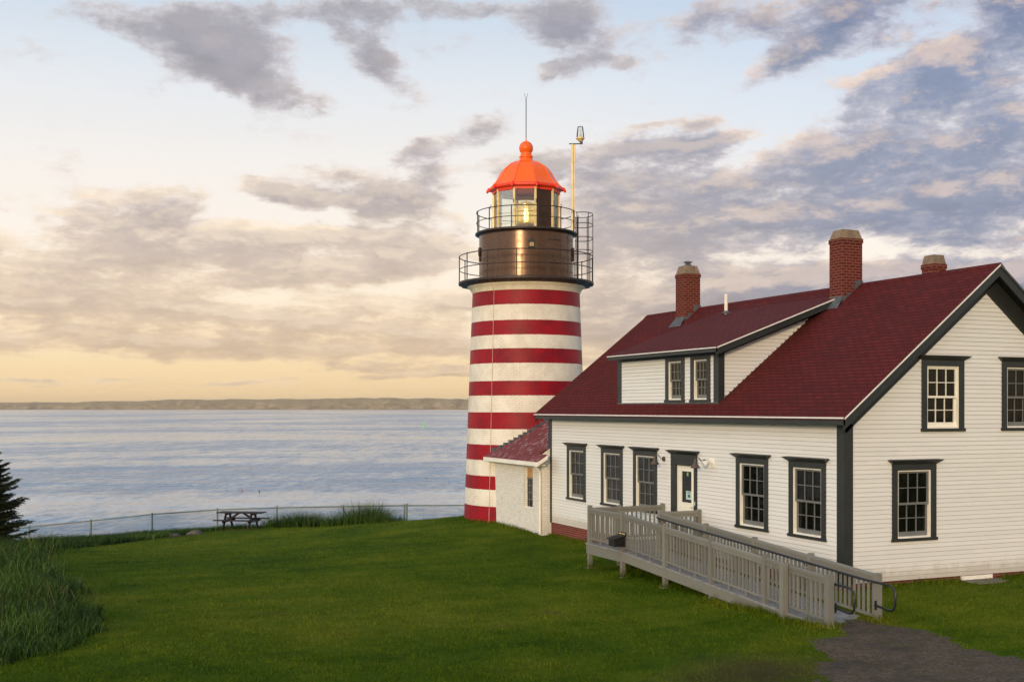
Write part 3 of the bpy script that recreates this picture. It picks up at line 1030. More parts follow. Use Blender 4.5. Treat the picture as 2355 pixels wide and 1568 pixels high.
strength = t.m('MULTIPLY', t.m('MULTIPLY_ADD', ruff, 2.4, .55), t.m('MULTIPLY_ADD', farf, -.45, 1.0))
dash = None                                  # short dark wavelets; larger ones take over further out
for sx_, sy_, d0_, d1_ in ((.80, .24, 60, 90), (.34, .075, 160, 420), (.13, .022, 420, 1000)):
    q_ = t.m('MULTIPLY', t.smooth(t.noise(t.vm('MULTIPLY', rot, (sx_, sy_, 1)), 1.0, 2, .55), .535, .63), t.smooth(dist, d0_, d1_))
    dash = q_ if dash is None else t.m('MAXIMUM', dash, q_)
dash = t.m('MULTIPLY', dash, t.m('SUBTRACT', 1.0, t.smooth(dist, 2500, 7000)))
ruff = t.m('MAXIMUM', t.m('MULTIPLY', ruff, .70), t.m('MULTIPLY', dash, t.m('MULTIPLY_ADD', ruff, .75, .25)))
setp(t, b, t.mix(ruff, rgba(.25, .40, .52), rgba(.010, .150, .30)), t.m('MULTIPLY_ADD', ruff, .10, .12), .5, t.bump(h, strength, 1.0))
t.put(b.inputs['IOR'], 1.22)       # a wind-roughened sea mirrors less at grazing angles than a flat one
M['sea'] = m
x0, y0 = LZ(-16000, 56); x1, y1 = LZ(16000, 56); x2, y2 = LZ(16000, 20000); x3, y3 = LZ(-16000, 20000)
tag(MB().add([(x0, y0, SEA), (x1, y1, SEA), (x2, y2, SEA), (x3, y3, SEA)], [(0, 1, 2, 3)]).build("sea", 'sea'), kind='structure')

m, t, b = mat('far_cliff_and_forest')
o = objco(t)
s = t.sep(o)
oo = t.vm('MULTIPLY', o, (.001, .001, .004))
f = t.noise(oo, 7, 6, .7)
hh = t.m('SUBTRACT', s[2], SEA)
col = t.mix(t.smooth(t.noise(oo, 16, 6, .72), .35, .65), rgba(.42, .33, .18), rgba(.60, .46, .27))  # pale gold: haze and warm sunlight mixed into the base colours
cl_ = t.smooth(t.m('ADD', f, t.m('MULTIPLY', hh, -.0013)), .44, .52)
col = t.mix(cl_, col, t.mix(t.noise(oo, 40, 4, .7), rgba(.66, .48, .29), rgba(.80, .63, .43)))
col = t.mix(t.smooth(hh, 12, 4), col, rgba(.62, .46, .30))
setp(t, b, col, .95, .05, t.bump(t.noise(oo, 60, 5, .7), 1.0, 40))
M['shore'] = m
SL = np.linspace(-11000, 13000, 900)
prof = np.interp(SL, [-11000, -6700, -6100, -5700, -5000, -4400, -3600, -2700, -1700, -600, 2000, 6000, 13000],
                 [60, 84, 92, 108, 112, 128, 136, 136, 150, 142, 150, 150, 120])
prof = prof + (fbm(SL * .004, SL * 0) - .5) * 40 + (fbm(SL * .03, SL * 0 + 7) - .5) * 12
levels = [(0, -.05), (10, .03), (24, .30), (60, .58), (120, .80), (260, 1.0), (1200, 1.03), (2600, -.1)]
rows = []
for k, (d, q) in enumerate(levels):
    zz = SEA + prof * q + (fbm(SL * .012, SL * 0 + 31 * k) - .5) * 26 * (1 if 1 < k < 5 else 0)
    rows.append((SL, np.full_like(SL, 15000 + d) + (fbm(SL * .0025, SL * 0 + 3) - .5) * 500 + (fbm(SL * .02, SL * 0 + 11 * k) - .5) * 90, zz))
A = [np.array(q) for q in zip(*rows)]
fx, fy = LZ(A[0], A[1])
tag(grid_mesh("far_shore_hills", fx, fy, A[2], 'shore'), kind='structure')

# ------------------------------------------------------------------ keeper's house
house = thing("lighthouse_keepers_house", (4.1, 7.6, -.3), "white clapboard house with dark red shingle roof, dormer and dark green trim", "house")
HX, HY = 8.2, 15.2            # gable width, facade length
RX = 4.1                      # ridge


def rz(x):                    # top of the main roof
    return 3.926 + .789 * min(x, 2 * RX - x)


def dzr(x):                   # top of the dormer roof
    return 5.512 + .367 * x


P_FAC = lambda u, o, z: (-o, u, z)
P_GAB = lambda u, o, z: (u, -o, z)
P_DOR = lambda u, o, z: (.07 - o, u, z)
P_CHK = lambda u, o, z: (u, 5.0 - o, z)
P_BCK = lambda u, o, z: (HX + o, u, z)
P_FARG = lambda u, o, z: (u, HY + o, z)


def pbox(mb, Pm, u0, u1, o0, o1, z0, z1, mi=0):
    a, b_ = Pm(u0, o0, z0), Pm(u1, o1, z1)
    return mb.box(min(a[0], b_[0]), max(a[0], b_[0]), min(a[1], b_[1]), max(a[1], b_[1]), min(a[2], b_[2]), max(a[2], b_[2]), mi)


def clap(mb, Pm, lo, hi, z0, z1, holes=(), ex=.1, core=.03):
    """lapped boards; lo(z), hi(z) give the run of each course; holes = (u0, u1, z0, z1)"""
    k = int(math.ceil((z1 - z0) / ex - 1e-6))
    for i in range(k):
        zb, zt = z0 + i * ex, min(z0 + (i + 1) * ex, z1)
        zm = (zb + zt) / 2
        spans = [(lo(zm), hi(zm))]
        for (a, b_, c, d) in holes:
            if c < zm < d:
                new = []
                for (p, q) in spans:
                    if b_ <= p or a >= q: new.append((p, q)); continue
                    if a > p: new.append((p, a))
                    if b_ < q: new.append((b_, q))
                spans = new
        L0, H0 = lo(zm), hi(zm)
        for (p, q) in spans:
            if q - p < .01: continue
            pb, pt = (lo(zb), lo(zt)) if abs(p - L0) < 1e-6 else (p, p)
            qb, qt = (hi(zb), hi(zt)) if abs(q - H0) < 1e-6 else (q, q)
            w = random.uniform(-.0012, .0012)
            o1 = .017 + w
            mb.add([Pm(pb, o1, zb), Pm(qb, o1, zb), Pm(qt, .003, zt), Pm(pt, .003, zt), Pm(pb, .002, zb), Pm(qb, .002, zb)],
                   [(0, 1, 2, 3), (4, 5, 1, 0)])
            mb.add([Pm(pb, -core, zb), Pm(qb, -core, zb), Pm(qt, -core, zt), Pm(pt, -core, zt)], [(0, 1, 2, 3)])


WIN = [(12.42, 13.77), (9.99, 11.36), (7.98, 9.34), (2.75, 4.09), (.60, 1.94)]      # facade windows
DOOR = (5.893, 7.214)
GWIN = [(1.31, 2.585, 0.846, 2.69, 'grey'), (2.16, 3.42, 3.307, 5.045, 'white'), (4.585, 5.845, 3.307, 5.045, 'grey')]

hf = [(a + .09, b_ - .09, .90, 2.53) for a, b_ in WIN] + [(DOOR[0] + .08, DOOR[1] - .08, .0, 2.53)]
w = MB()
clap(w, P_FAC, lambda z: .0, lambda z: HY, -.02, 3.49, hf)
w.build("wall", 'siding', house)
w = MB()
hg = [(a + .09, b_ - .09, z0 + .05, z1 - .18) for a, b_, z0, z1, s in GWIN]


def glo(z): return 0.0 if z < 3.28 else (z + .64 - 3.926) / .789


clap(w, P_GAB, lambda z: max(0.0, glo(z)), lambda z: min(HX, HX - glo(z)), -.02, 6.52, hg)
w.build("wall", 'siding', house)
w = MB()                                           # the two walls turned away from the view
clap(w, P_BCK, lambda z: .0, lambda z: HY, -.02, 3.49)
clap(w, P_FARG, lambda z: max(0.0, glo(z)), lambda z: min(HX, HX - glo(z)), -.02, 6.52)
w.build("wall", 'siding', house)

w = MB()
w.box(.015, .2, .0, HY, -1.2, -.025); w.box(HX - .2, HX - .015, .0, HY, -1.2, -.025)
w.box(.2, HX - .2, .015, .2, -1.2, -.025); w.box(.2, HX - .2, HY - .2, HY - .015, -1.2, -.025)
w.build("foundation", 'brick', house)
w = MB(); w.box(.2, HX - .2, .2, HY - .2, -.2, -.1); w.build("floor", 'wood_dark', house)

# corner boards
for (x0, x1, y0, y1) in ((-.034, 0, .0, .215), (-.034, .21, -.034, .0), (-.034, 0, 14.95, 15.2), (7.99, 8.234, -.034, 0), (HX, HX + .034, 0, .215)):
    MB().box(x0, x1, y0, y1, -.035, 3.49 if y1 < 14 and x1 < 1 else 3.485).build("corner_board", 'trim', house)

# cornice, rake boards, soffits
MB().box(-.350, -.325, -.42, 15.62, 3.470, 3.632).build("eave_fascia", 'trim', house)
MB().box(8.525, 8.550, -.42, 15.62, 3.470, 3.632).build("eave_fascia", 'trim', house)
MB().box(-.325, -.0, -.37, 15.57, 3.492, 3.507).build("eave_soffit", 'trim', house)
MB().box(8.2, 8.525, -.37, 15.57, 3.492, 3.507).build("eave_soffit", 'trim', house)


def slope_bar(x0, x1, y0, y1, f, d0, d1):
    """bar under a roof line: from f(x)-d0 down to f(x)-d1 (vertical), between y0 and y1"""
    return MB().prism([(x0, y0, f(x0) - d0), (x1, y0, f(x1) - d0), (x1, y0, f(x1) - d1), (x0, y0, f(x0) - d1)], (0, y1 - y0, 0))


for (ya, yb, fa, fb_) in ((-.42, -.39, -.034, 0.0), (15.59, 15.62, 15.2, 15.234)):
    for (xa, xb) in ((-.35, RX), (RX, 2 * RX + .35)):
        slope_bar(xa, xb, ya, yb, rz, .045, .285).build("rake_board", 'trim', house)
        slope_bar(max(xa, -.0), min(xb, HX), fa, fb_, rz, .135, .655).build("frieze_board", 'trim', house)
        slope_bar(xa + .03 if xa < 1 else xa, xb if xb < 5 else xb - .03, *((-.39, 0.0) if ya < 0 else (15.2, 15.59)), rz, .09, .13).build("rake_soffit", 'trim', house)

roofs = []
for sgn in (0, 1):
    xe = -.375 if sgn == 0 else 2 * RX + .375
    pr = [(xe, -.445, rz(xe)), (RX, -.445, rz(RX)), (RX, -.445, rz(RX) - .045), (xe, -.445, rz(xe) - .045)]
    roofs.append(MB().prism(pr, (0, 16.09, 0)).build("roof", 'roof', house))
caps = MB()
for i in range(52):
    y0 = -.45 + i * .31
    caps.prism([(RX - .13, y0, rz(RX - .13) + .012), (RX, y0, rz(RX) + .02), (RX + .13, y0, rz(RX - .13) + .012), (RX + .13, y0, rz(RX - .13) + .001), (RX, y0, rz(RX) + .004), (RX - .13, y0, rz(RX - .13) + .001)], (0, .30, .0))
caps.build("ridge_cap", 'roof', roofs[0])
MB().box(-.383, -.352, -.43, 15.63, 3.606, 3.640).build("drip_edge", 'white_metal', house)
w = slope_bar(-.36, RX, -.452, -.423, rz, .012, .055); w.build("drip_edge", 'white_metal', house)
slope_bar(RX, 2 * RX + .36, -.452, -.423, rz, .012, .055).build("drip_edge", 'lead', house)

# dormer
dm = MB()
DW = [(6.635, 7.633), (5.368, 6.326)]
clap(dm, P_DOR, lambda z: 5.0, lambda z: 10.4, 3.98, 5.24, [(a + .08, b_ - .08, 4.02, 5.16) for a, b_ in DW], .1)
clap(dm, P_CHK, lambda z: .07 if z < 5.22 else max(.07, (z - 5.192) / .367), lambda z: (z - 3.915) / .789, 3.98, 6.24, (), .1)
dm.add([(.07, 10.4, 3.9), (.07, 10.4, 5.5), (3.75, 10.4, 6.85)], [(0, 1, 2)])
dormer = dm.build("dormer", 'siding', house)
for (x0, x1, y0, y1) in ((.040, .07, 5.0, 5.205), (.040, .224, 4.968, 5.0), (.040, .07, 10.19, 10.41)):
    MB().box(x0, x1, y0, y1, 3.9, 5.29).build("corner_board", 'trim', dormer)
MB().box(.043, .07, 5.205, 10.19, 5.215, 5.30).build("frieze_board", 'trim', dormer)
MB().box(.030, .068, 4.985, 10.42, 3.955, 3.992).build("sill_flashing", 'lead', dormer)
MB().box(-.265, -.24, 4.60, 10.47, 5.275, 5.405).build("eave_fascia", 'trim', dormer)
MB().box(-.24, .043, 4.63, 10.45, 5.300, 5.315).build("eave_soffit", 'trim', dormer)
slope_bar(-.265, 3.70, 4.60, 4.63, dzr, .035, .215).build("rake_board", 'trim', dormer)
slope_bar(.224, 3.55, 4.968, 5.0, dzr, .10, .325).build("frieze_board", 'trim', dormer)
slope_bar(-.24, 3.7, 4.63, 5.0, dzr, .07, .10).build("rake_soffit", 'trim', dormer)
xa, xb = -.29, 3.80
MB().prism([(xa, 4.575, dzr(xa)), (xb, 4.575, dzr(xb)), (xb, 4.575, dzr(xb) - .034), (xa, 4.575, dzr(xa) - .034)], (0, 5.91, 0)).build("roof", 'dormer_roof', dormer)
MB().box(-.298, -.268, 4.585, 10.475, 5.372, 5.400).build("drip_edge", 'white_metal', dormer)
slope_bar(-.27, 3.72, 4.567, 4.598, dzr, .010, .045).build("drip_edge", 'white_metal', dormer)
fl = MB()                                           # stepped flashing where the cheek meets the roof
for i in range(20):
    x = .25 + i * .135
    fl.box(x, x + .12, 4.972, 4.998, rz(x) - .02, rz(x) + .045)
fl.build("step_flashing", 'lead', dormer)


def crown(mb, Pm, u0, u1, z0, z1, flare=.105, base=.036):
    a, b_ = flare, base
    lo = [(u0, b_, z0), (u1, b_, z0)]
    vs = [Pm(u0, 0, z0), Pm(u1, 0, z0), Pm(u1, b_ + .002, z0), Pm(u0, b_ + .002, z0)]
    zc = z0 + (z1 - z0) * .72
    for (e, o, z) in ((a, b_ + a * .95, zc), (a + .012, b_ + a + .01, zc + .004), (a + .012, b_ + a + .01, zc + .018), (a - .03, 0.0, z1)):
        if o: vs += [Pm(u0 - e, 0, z), Pm(u1 + e, 0, z), Pm(u1 + e, o, z), Pm(u0 - e, o, z)]
        else: vs += [Pm(u0 - e, 0, z), Pm(u1 + e, 0, z), Pm(u1 + e - .03, .02, z), Pm(u0 - e + .03, .02, z)]
    fs = [(0, 1, 2, 3)]
    for k in range(4):
        A, B = 4 * k, 4 * k + 4
        for i in range(4):
            j = (i + 1) % 4
            fs.append((A + i, A + j, B + j, B + i))
    fs.append((16, 17, 18, 19))
    mb.add(vs, fs)


def sash(Pm, parent, u0, u1, z0, z1, o0, o1, matn, glassn, cols=3, rows=2, st=.045, top=.04, bot=.05):
    f = MB()
    pbox(f, Pm, u0, u0 + st, o0, o1, z0, z1); pbox(f, Pm, u1 - st, u1, o0, o1, z0, z1)
    pbox(f, Pm, u0 + st, u1 - st, o0, o1, z0, z0 + bot); pbox(f, Pm, u0 + st, u1 - st, o0, o1, z1 - top, z1)
    a, b_, c, d = u0 + st, u1 - st, z0 + bot, z1 - top
    mu = .018
    om = o0 + (o1 - o0) * .8
    for i in range(1, cols):
        x = a + (b_ - a) * i / cols
        pbox(f, Pm, x - mu / 2, x + mu / 2, o0 + .004, om, c, d)
    for j in range(1, rows):
        z = c + (d - c) * j / rows
        pbox(f, Pm, a, b_, o0 + .004, om - .002, z - mu / 2, z + mu / 2)
    s_ = f.build("sash", matn, parent)
    g = MB()
    pbox(g, Pm, a - .01, b_ + .01, o0 - .004, o0 + .002, c - .01, d + .01)
    g.build("pane", glassn, parent)


def window(Pm, u0, u1, zs, zt, sash_m, glass_m, head=.135, crowned=True, cas=.155):
    """u0..u1 outer casing, zs bottom of the sill, zt top of the cornice"""
    ch = .115 if crowned else 0.0
    zc = zt - ch
    tr = MB()
    pbox(tr, Pm, u0, u0 + cas, -.02, .034, zs + .07, zc - head); pbox(tr, Pm, u1 - cas, u1, -.02, .034, zs + .07, zc - head)
    pbox(tr, Pm, u0, u1, -.02, .036, zc - head, zc)
    pbox(tr, Pm, u0 - .02, u1 + .02, -.02, .060, zs, zs + .07)
    if crowned: crown(tr, Pm, u0, u1, zc, zt)
    wn = tr.build("window", 'trim', house)
    a, b_, c, d = u0 + cas, u1 - cas, zs + .07, zc - head
    fr = MB()
    t_ = .030
    white = 'cream'
    pbox(fr, Pm, a, a + t_, -.11, .014, c, d); pbox(fr, Pm, b_ - t_, b_, -.11, .014, c, d)
    pbox(fr, Pm, a + t_, b_ - t_, -.11, .014, d - .028, d); pbox(fr, Pm, a + t_, b_ - t_, -.11, .020, c, c + .036)
    fr.build("frame", white, wn)
    a, b_, c, d = a + t_, b_ - t_, c + .036, d - .028
    zm = (c + d) / 2
    sash(Pm, wn, a, b_, zm - .022, d, -.050, -.016, sash_m, glass_m)
    sash(Pm, wn, a, b_, c, zm + .022, -.095, -.060, sash_m, glass_m, bot=.10)
    return wn


for a, b_ in WIN:
    window(P_FAC, a, b_, .848, 2.715, 'sash_grey', 'pane_dim' if a > 7 else 'pane_dark')
for a, b_, z0, z1, s in GWIN:
    window(P_GAB, a, b_, z0, z1, 'sash_white' if s == 'white' else 'sash_grey', 'pane_dark')
for a, b_ in DW:
    window(P_DOR, a, b_, 3.995, 5.225, 'sash_grey', 'pane_dim', .10, False, .16)

# door with its cased head
tr = MB()
u0, u1 = DOOR
pbox(tr, P_FAC, u0, u0 + .15, -.02, .034, .14, 2.285); pbox(tr, P_FAC, u1 - .23, u1, -.02, .034, .14, 2.285)
pbox(tr, P_FAC, u0, u1, -.02, .036, 2.285, 2.43); pbox(tr, P_FAC, u0 + .0, u1, -.02, .040, 2.434, 2.575)
crown(tr, P_FAC, u0, u1, 2.575, 2.695)
door = tr.build("door", 'trim', house)
d0, d1 = 6.045, 6.980
lf = MB()
pbox(lf, P_FAC, d0, d0 + .16, -.075, -.03, .20, 2.275); pbox(lf, P_FAC, d1 - .23, d1, -.075, -.03, .20, 2.275)
pbox(lf, P_FAC, d0 + .16, d1 - .23, -.075, -.03, .20, 1.26); pbox(lf, P_FAC, d0 + .16, d1 - .23, -.075, -.03, 2.15, 2.275)
for (a, b_, c, d) in ((d0 + .16, d1 - .23, 2.125, 2.15), (d0 + .16, d1 - .23, 1.26, 1.285), (d0 + .16, d0 + .185, 1.285, 2.125), (d1 - .255, d1 - .23, 1.285, 2.125)):
    pbox(lf, P_FAC, a, b_, -.03, -.016, c, d)
lf.build("door_leaf", 'sash_white', door)
g = MB(); pbox(g, P_FAC, d0 + .17, d1 - .24, -.060, -.052, 1.27, 2.14); g.build("pane", 'pane_dim', door)
g = MB(); pbox(g, P_FAC, 6.255, 6.545, -.048, -.046, 1.365, 1.595)
pbox(g, P_FAC, 6.33, 6.46, -.0455, -.0445, 1.42, 1.50, 1)
for k in range(4): pbox(g, P_FAC, 6.30 + .01 * k, 6.50 - .015 * k, -.0455, -.0445, 1.53 + k * .014, 1.537 + k * .014, 1)
g.build("poster", ['paper', 'ink'], door)
g = MB(); pbox(g, P_FAC, 6.43, 6.51, -.048, -.046, 2.00, 2.10); g.build("sticker", 'green_decal', door)
g = MB(); g.tube([(.03, 6.115, 1.17), (-.03, 6.115, 1.17)], .014, 8); g.tube([(-.03, 6.105, 1.17), (-.035, 6.23, 1.172)], .011, 8)
g.build("handle", 'brass', door)
g = MB(); pbox(g, P_FAC, 5.965, 6.005, .034, .046, 1.24, 1.35); g.build("keypad", 'paper', door)

# chimneys, vent
def chimney(x0, x1, y0, y1, zt, zc, cap_m, zb, pot=False, inset=.07):
    c = MB().box(x0, x1, y0, y1, zb, zc - .12)
    c.box(x0 - .018, x1 + .018, y0 - .018, y1 + .018, zc - .12, zc)
    ch = c.build("chimney", 'chimney', house)
    vs = [(x0, y0, zc), (x1, y0, zc), (x1, y1, zc), (x0, y1, zc)]
    i = inset
    vs += [(x0 + i, y0 + i, zt), (x1 - i, y0 + i, zt), (x1 - i, y1 - i, zt), (x0 + i, y1 - i, zt)]
    MB().add(vs, [(4, 5, 6, 7), (0, 1, 5, 4), (1, 2, 6, 5), (2, 3, 7, 6), (3, 0, 4, 7)]).build("cap", cap_m, ch)
    f = MB()
    za, zb_ = rz(x0), rz(x1)
    f.prism([(x0 - .02, y0 - .012, za - .05), (x1 + .02, y0 - .012, zb_ - .05), (x1 + .02, y0 - .012, zb_ + .10), (x0 + (x1 - x0) * .6, y0 - .012, zb_ + .10), (x0 + (x1 - x0) * .6, y0 - .012, za + .26), (x0 + .2 * (x1 - x0), y0 - .012, za + .26), (x0 + .2 * (x1 - x0), y0 - .012, za + .15), (x0 - .02, y0 - .012, za + .15)], (0, .008, 0))
    f.box(x0 - .012, x0 - .004, y0 - .012, y1 + .012, za - .06, za + .16)
    f.add([(x0 - .013, y0 - .02, za + .10), (x0 - .013, y1 + .02, za + .10), (x0 - .24, y1 + .10, rz(x0 - .24) + .012), (x0 - .24, y0 - .10, rz(x0 - .24) + .012)], [(0, 1, 2, 3)])
    f.build("flashing", 'lead', ch)
    if pot:
        p = MB()
        cx, cy = (x0 + x1) / 2, (y0 + y1) / 2
        p.box(cx - .09, cx + .09, cy - .09, cy + .09, zt, zt + .05); p.box(cx - .06, cx + .06, cy - .06, cy + .06, zt + .05, zt + .11)
        p.box(cx - .10, cx + .10, cy - .10, cy + .10, zt + .11, zt + .16)
        p.build("pot", 'lead', ch)
    return ch


chimney(3.52, 4.12, 12.2, 12.76, 8.55, 8.28, 'chimney_cap', 6.4, True)
chimney(3.46, 4.13, 4.28, 4.80, 8.60, 8.36, 'chimney_cap', 6.4)
chimney(4.50, 4.90, 2.06, 2.48, 7.70, 7.47, 'chimney_cap', 6.3, inset=.04)
vp = MB().lathe([(.055, 6.62), (.055, 7.33), (.045, 7.33), (.045, 7.1)], (3.3, 9.47), 16, sharp=(1, 2)).build("vent_pipe", 'pvc', house)
f = MB(); f.lathe([(.14, 6.735), (.09, 6.79), (.056, 6.82)], (3.3, 9.47), 16); f.build("flashing", 'lead', vp)


# lamps either side of the door
def wall_lamp(y, label):
    z = 2.42
    t = thing("wall_lamp", (-.02, y, z), label, "wall lamp", "gooseneck lamps beside the door")
    MB().tube([(-.018, y, z), (-.05, y, z)], [.075, .065], 16).build("backplate", 'bronze', t)
    MB().tube([(-.05, y, z - .01), (-.13, y, z + .02), (-.19, y, z + .10), (-.25, y, z + .13), (-.30, y, z + .105), (-.315, y, z + .05)], .011, 8).build("arm", 'bronze', t)
    MB().lathe([(.0, z + .075), (.022, z + .075), (.034, z + .05), (.036, z - .02), (.062, z - .05), (.105, z - .105), (.122, z - .15), (.116, z - .15), (.06, z - .06), (.0, z - .03)], (-.315, y), 20).build("lamp_shade", 'bronze', t)
    return t


wall_lamp(7.60, "bronze gooseneck lamp on the wall between the door and the window to its left")
wall_lamp(5.52, "bronze gooseneck lamp on the wall next to the small white floodlight")
t = thing("floodlight", (-.02, 5.17, 2.42), "small white floodlight head on a square wall plate right of the door", "floodlight")
MB().box(-.026, -.016, 5.04, 5.30, 2.28, 2.54).build("wall_plate", 'cream', t)
MB().tube([(-.026, 5.17, 2.42), (-.06, 5.17, 2.42)], .055, 14).build("backplate", 'white_metal', t)
MB().tube([(-.06, 5.17, 2.42), (-.12, 5.17, 2.44), (-.16, 5.17, 2.42)], .014, 8).build("arm", 'white_metal', t)
MB().tube([(-.13, 5.17, 2.46), (-.20, 5.17, 2.43), (-.29, 5.17, 2.38), (-.30, 5.17, 2.375)], [.03, .06, .085, .078], 16).build("lamp_head", 'white_metal', t)

# hatch board and stone slab at the foot of the gable
t = MB().box(3.345, 4.30, -.020, .012, -.16, -.034)
t.build("hatch_board", 'cream', house)
sb = MB()
sb.add([(3.33, -.02, -.20), (4.36, -.02, -.20), (4.40, -.60, -.20), (3.36, -.57, -.20), (3.33, -.02, -.125), (4.36, -.02, -.125), (4.40, -.60, -.135), (3.36, -.57, -.135)],
       [(0, 3, 2, 1), (4, 5, 6, 7), (0, 1, 5, 4), (1, 2, 6, 5), (2, 3, 7, 6), (3, 0, 4, 7)])
tag(sb.build("stone_slab", 'concrete'), "flat pale stone slab on the grass at the foot of the gable wall", "slab")

# ------------------------------------------------------------------ lighthouse
LX, LY = TWR
AXF = math.atan2(-FWD[1], -FWD[0])             # angle of the side facing the viewer
light = thing("lighthouse", (LX, LY, -.45), "red and white striped brick lighthouse with orange dome and black iron gallery", "lighthouse")


def ang(a):                                     # a measured from the viewer's side, positive to the right
    return AXF + a


def at(a, r, z=0.0):
    return (LX + r * math.cos(ang(a)), LY + r * math.sin(ang(a)), z)


def trad(z):                                    # outside radius of the brick shaft
    return 2.42 + (2.085 - 2.42) * (z + .45) / (8.35 + .45)


w = MB()
w.lathe([(trad(z), z) for z in np.linspace(-.9, 8.27, 40)], TWR, 96)
w.build("brick_shaft", 'tower', light)
MB().lathe([(2.095, 8.255), (2.11, 8.28), (2.14, 8.36), (2.21, 8.46), (2.30, 8.52), (2.30, 8.55), (1.5, 8.55)], TWR, 96, sharp=(5,)).build("cornice", 'tower_white', light)
w = MB().lathe([(1.7, 8.552), (2.32, 8.530), (2.58, 8.60), (2.635, 8.625), (2.635, 8.70), (2.58, 8.71), (1.75, 8.715)], TWR, 96, sharp=(1, 3, 4))
for k in range(24):
    a = 2 * math.pi * k / 24
    w.beam(at(a, 2.28, 8.548), at(a, 2.60, 8.612), .035, .06)
gal = w.build("gallery_deck", 'rail_iron', light)
MB().lathe([(1.845, 8.70), (1.845, 8.80), (1.83, 8.82), (1.83, 10.47), (1.86, 10.49), (1.86, 10.53)], TWR, 96, sharp=(1, 2, 3, 4)).build("watch_room_drum", 'drum', light)
MB().lathe([(1.80, 10.49), (1.88, 10.50), (1.985, 10.555), (1.985, 10.605), (1.96, 10.625), (1.1, 10.64)], TWR, 96, sharp=(1, 2, 3, 4)).build("upper_gallery_deck", 'rail_iron', light)

# drum fittings: door panel seams, house-shaped vent, small hinge boxes
w = MB()
a0, a1, z0, z1 = .42, .80, 9.30, 10.18
loop_ = [at(a0, 1.836, z0)] + [at(a0 + (a1 - a0) * i / 6, 1.836, z0) for i in range(1, 7)] + [at(a1 - (a1 - a0) * i / 6, 1.836, z1) for i in range(7)]
w.tube(loop_, .014, 5, closed=True)
w.build("drum_door_frame", 'rail_iron', light)
for a in (-1.32, 1.34):
    c = at(a, 1.86, 9.86)
    MB().tube([(c[0], c[1], 9.50), (c[0], c[1], 9.66), (c[0], c[1], 9.70), (c[0], c[1], 9.72), (c[0], c[1], 10.02)], [.03, .03, .03, .055, .055], 8).build("drain_spout", 'rail_iron', light)
for a in (-.62, -.25, .12, .95):
    MB().tube([at(a, 1.832, 8.83), at(a, 1.832, 10.46)], .007, 4).build("drum_seam", 'drum', light)
va = .10
c = Vector(at(va, 1.83)); e = Vector((math.cos(ang(va)), math.sin(ang(va)), 0)); q = Vector((-e.y, e.x, 0))
pt = lambda u, o, z: tuple(c + q * u + e * o + Vector((0, 0, z)))
w = MB()
zv = 9.86
w.prism([pt(-.11, .0, zv), pt(.11, .0, zv), pt(.11, 0, zv + .20), pt(.15, 0, zv + .20), pt(0, 0, zv + .36), pt(-.15, 0, zv + .20), pt(-.11, 0, zv + .20)], e * .05)
w.prism([pt(-.14, .0, zv - .03), pt(.14, .0, zv - .03), pt(.14, 0, zv), pt(-.14, 0, zv)], e * .08)
vent = w.build("vent_hood", 'black_metal', light)
w = MB()
w.prism([pt(-.075, .051, zv + .03), pt(-.01, .051, zv + .03), pt(-.01, .051, zv + .17), pt(-.075, .051, zv + .17)], e * .006)
w.prism([pt(.01, .051, zv + .03), pt(.075, .051, zv + .03), pt(.075, .051, zv + .17), pt(.01, .051, zv + .17)], e * .006)
w.build("louver", 'brass', vent)


def ring_rail(name, r, z0, hts, nposts, gap=None, rr=.020, rb=.017, a_off=0.0):
    """iron railing: hoops at the given heights and upright posts"""
    span = 2 * math.pi if gap is None else 2 * math.pi - (gap[1] - gap[0])
    s0 = 0.0 if gap is None else gap[1]
    top = None
    for i, h in enumerate(hts):
        pts = [at(s0 + span * k / 96, r, z0 + h) for k in range(96 if gap is None else 97)]
        o = MB().tube(pts, rr if i == 0 else rb, 6, closed=gap is None).build("rail", 'rail_iron', light)
    for k in range(nposts):
        a = s0 + a_off + span * k / (nposts if gap is None else nposts - 1)
        MB().tube([at(a, r, z0), at(a, r, z0 + hts[0] + .03)], .022, 6).build("rail_post", 'rail_iron', light)


ring_rail("lower", 2.60, 8.70, (1.00, .50), 14, None, a_off=.30)
ring_rail("upper", 1.93, 10.62, (.80, .40), 12, (1.25, 1.85), .018, .015)

# ladder and safety cage climbing from the lower gallery to the upper one, on the right
la = math.pi / 2 - .02
w = MB()
for da in (-.10, .10):
    w.tube([at(la + da, 2.03, 8.70), at(la + da, 2.03, 11.3)], .02, 6)
for k in range(9):
    z = 8.92 + k * .21
    w.tube([at(la - .10, 2.03, z), at(la + .10, 2.03, z)], .012, 5)
w.build("ladder", 'rail_iron', light)


def arc(z, a0=-.30, a1=.30, rin=1.99, rout=2.60, zin=None):
    pts = []
    for k in range(13):
        q_ = k / 12
        th = math.pi * q_
        a = la + (a0 + (a1 - a0) * (1 - math.cos(th)) / 2)
        r = rin + (rout - rin) * math.sin(th) ** .55
        pts.append(at(a, r, z))
    return pts


w = MB()
for z in (9.92, 10.42, 10.95, 11.36):
    w.tube(arc(z), .016, 5)
for (a, r) in ((-.30, 2.05), (-.20, 2.45), (0, 2.60), (.20, 2.45), (.30, 2.05)):
    z0 = 8.70
    w.tube([at(la + a, r, z0), at(la + a, r, 11.36)], .016, 5)
w.build("ladder_cage", 'rail_iron', light)

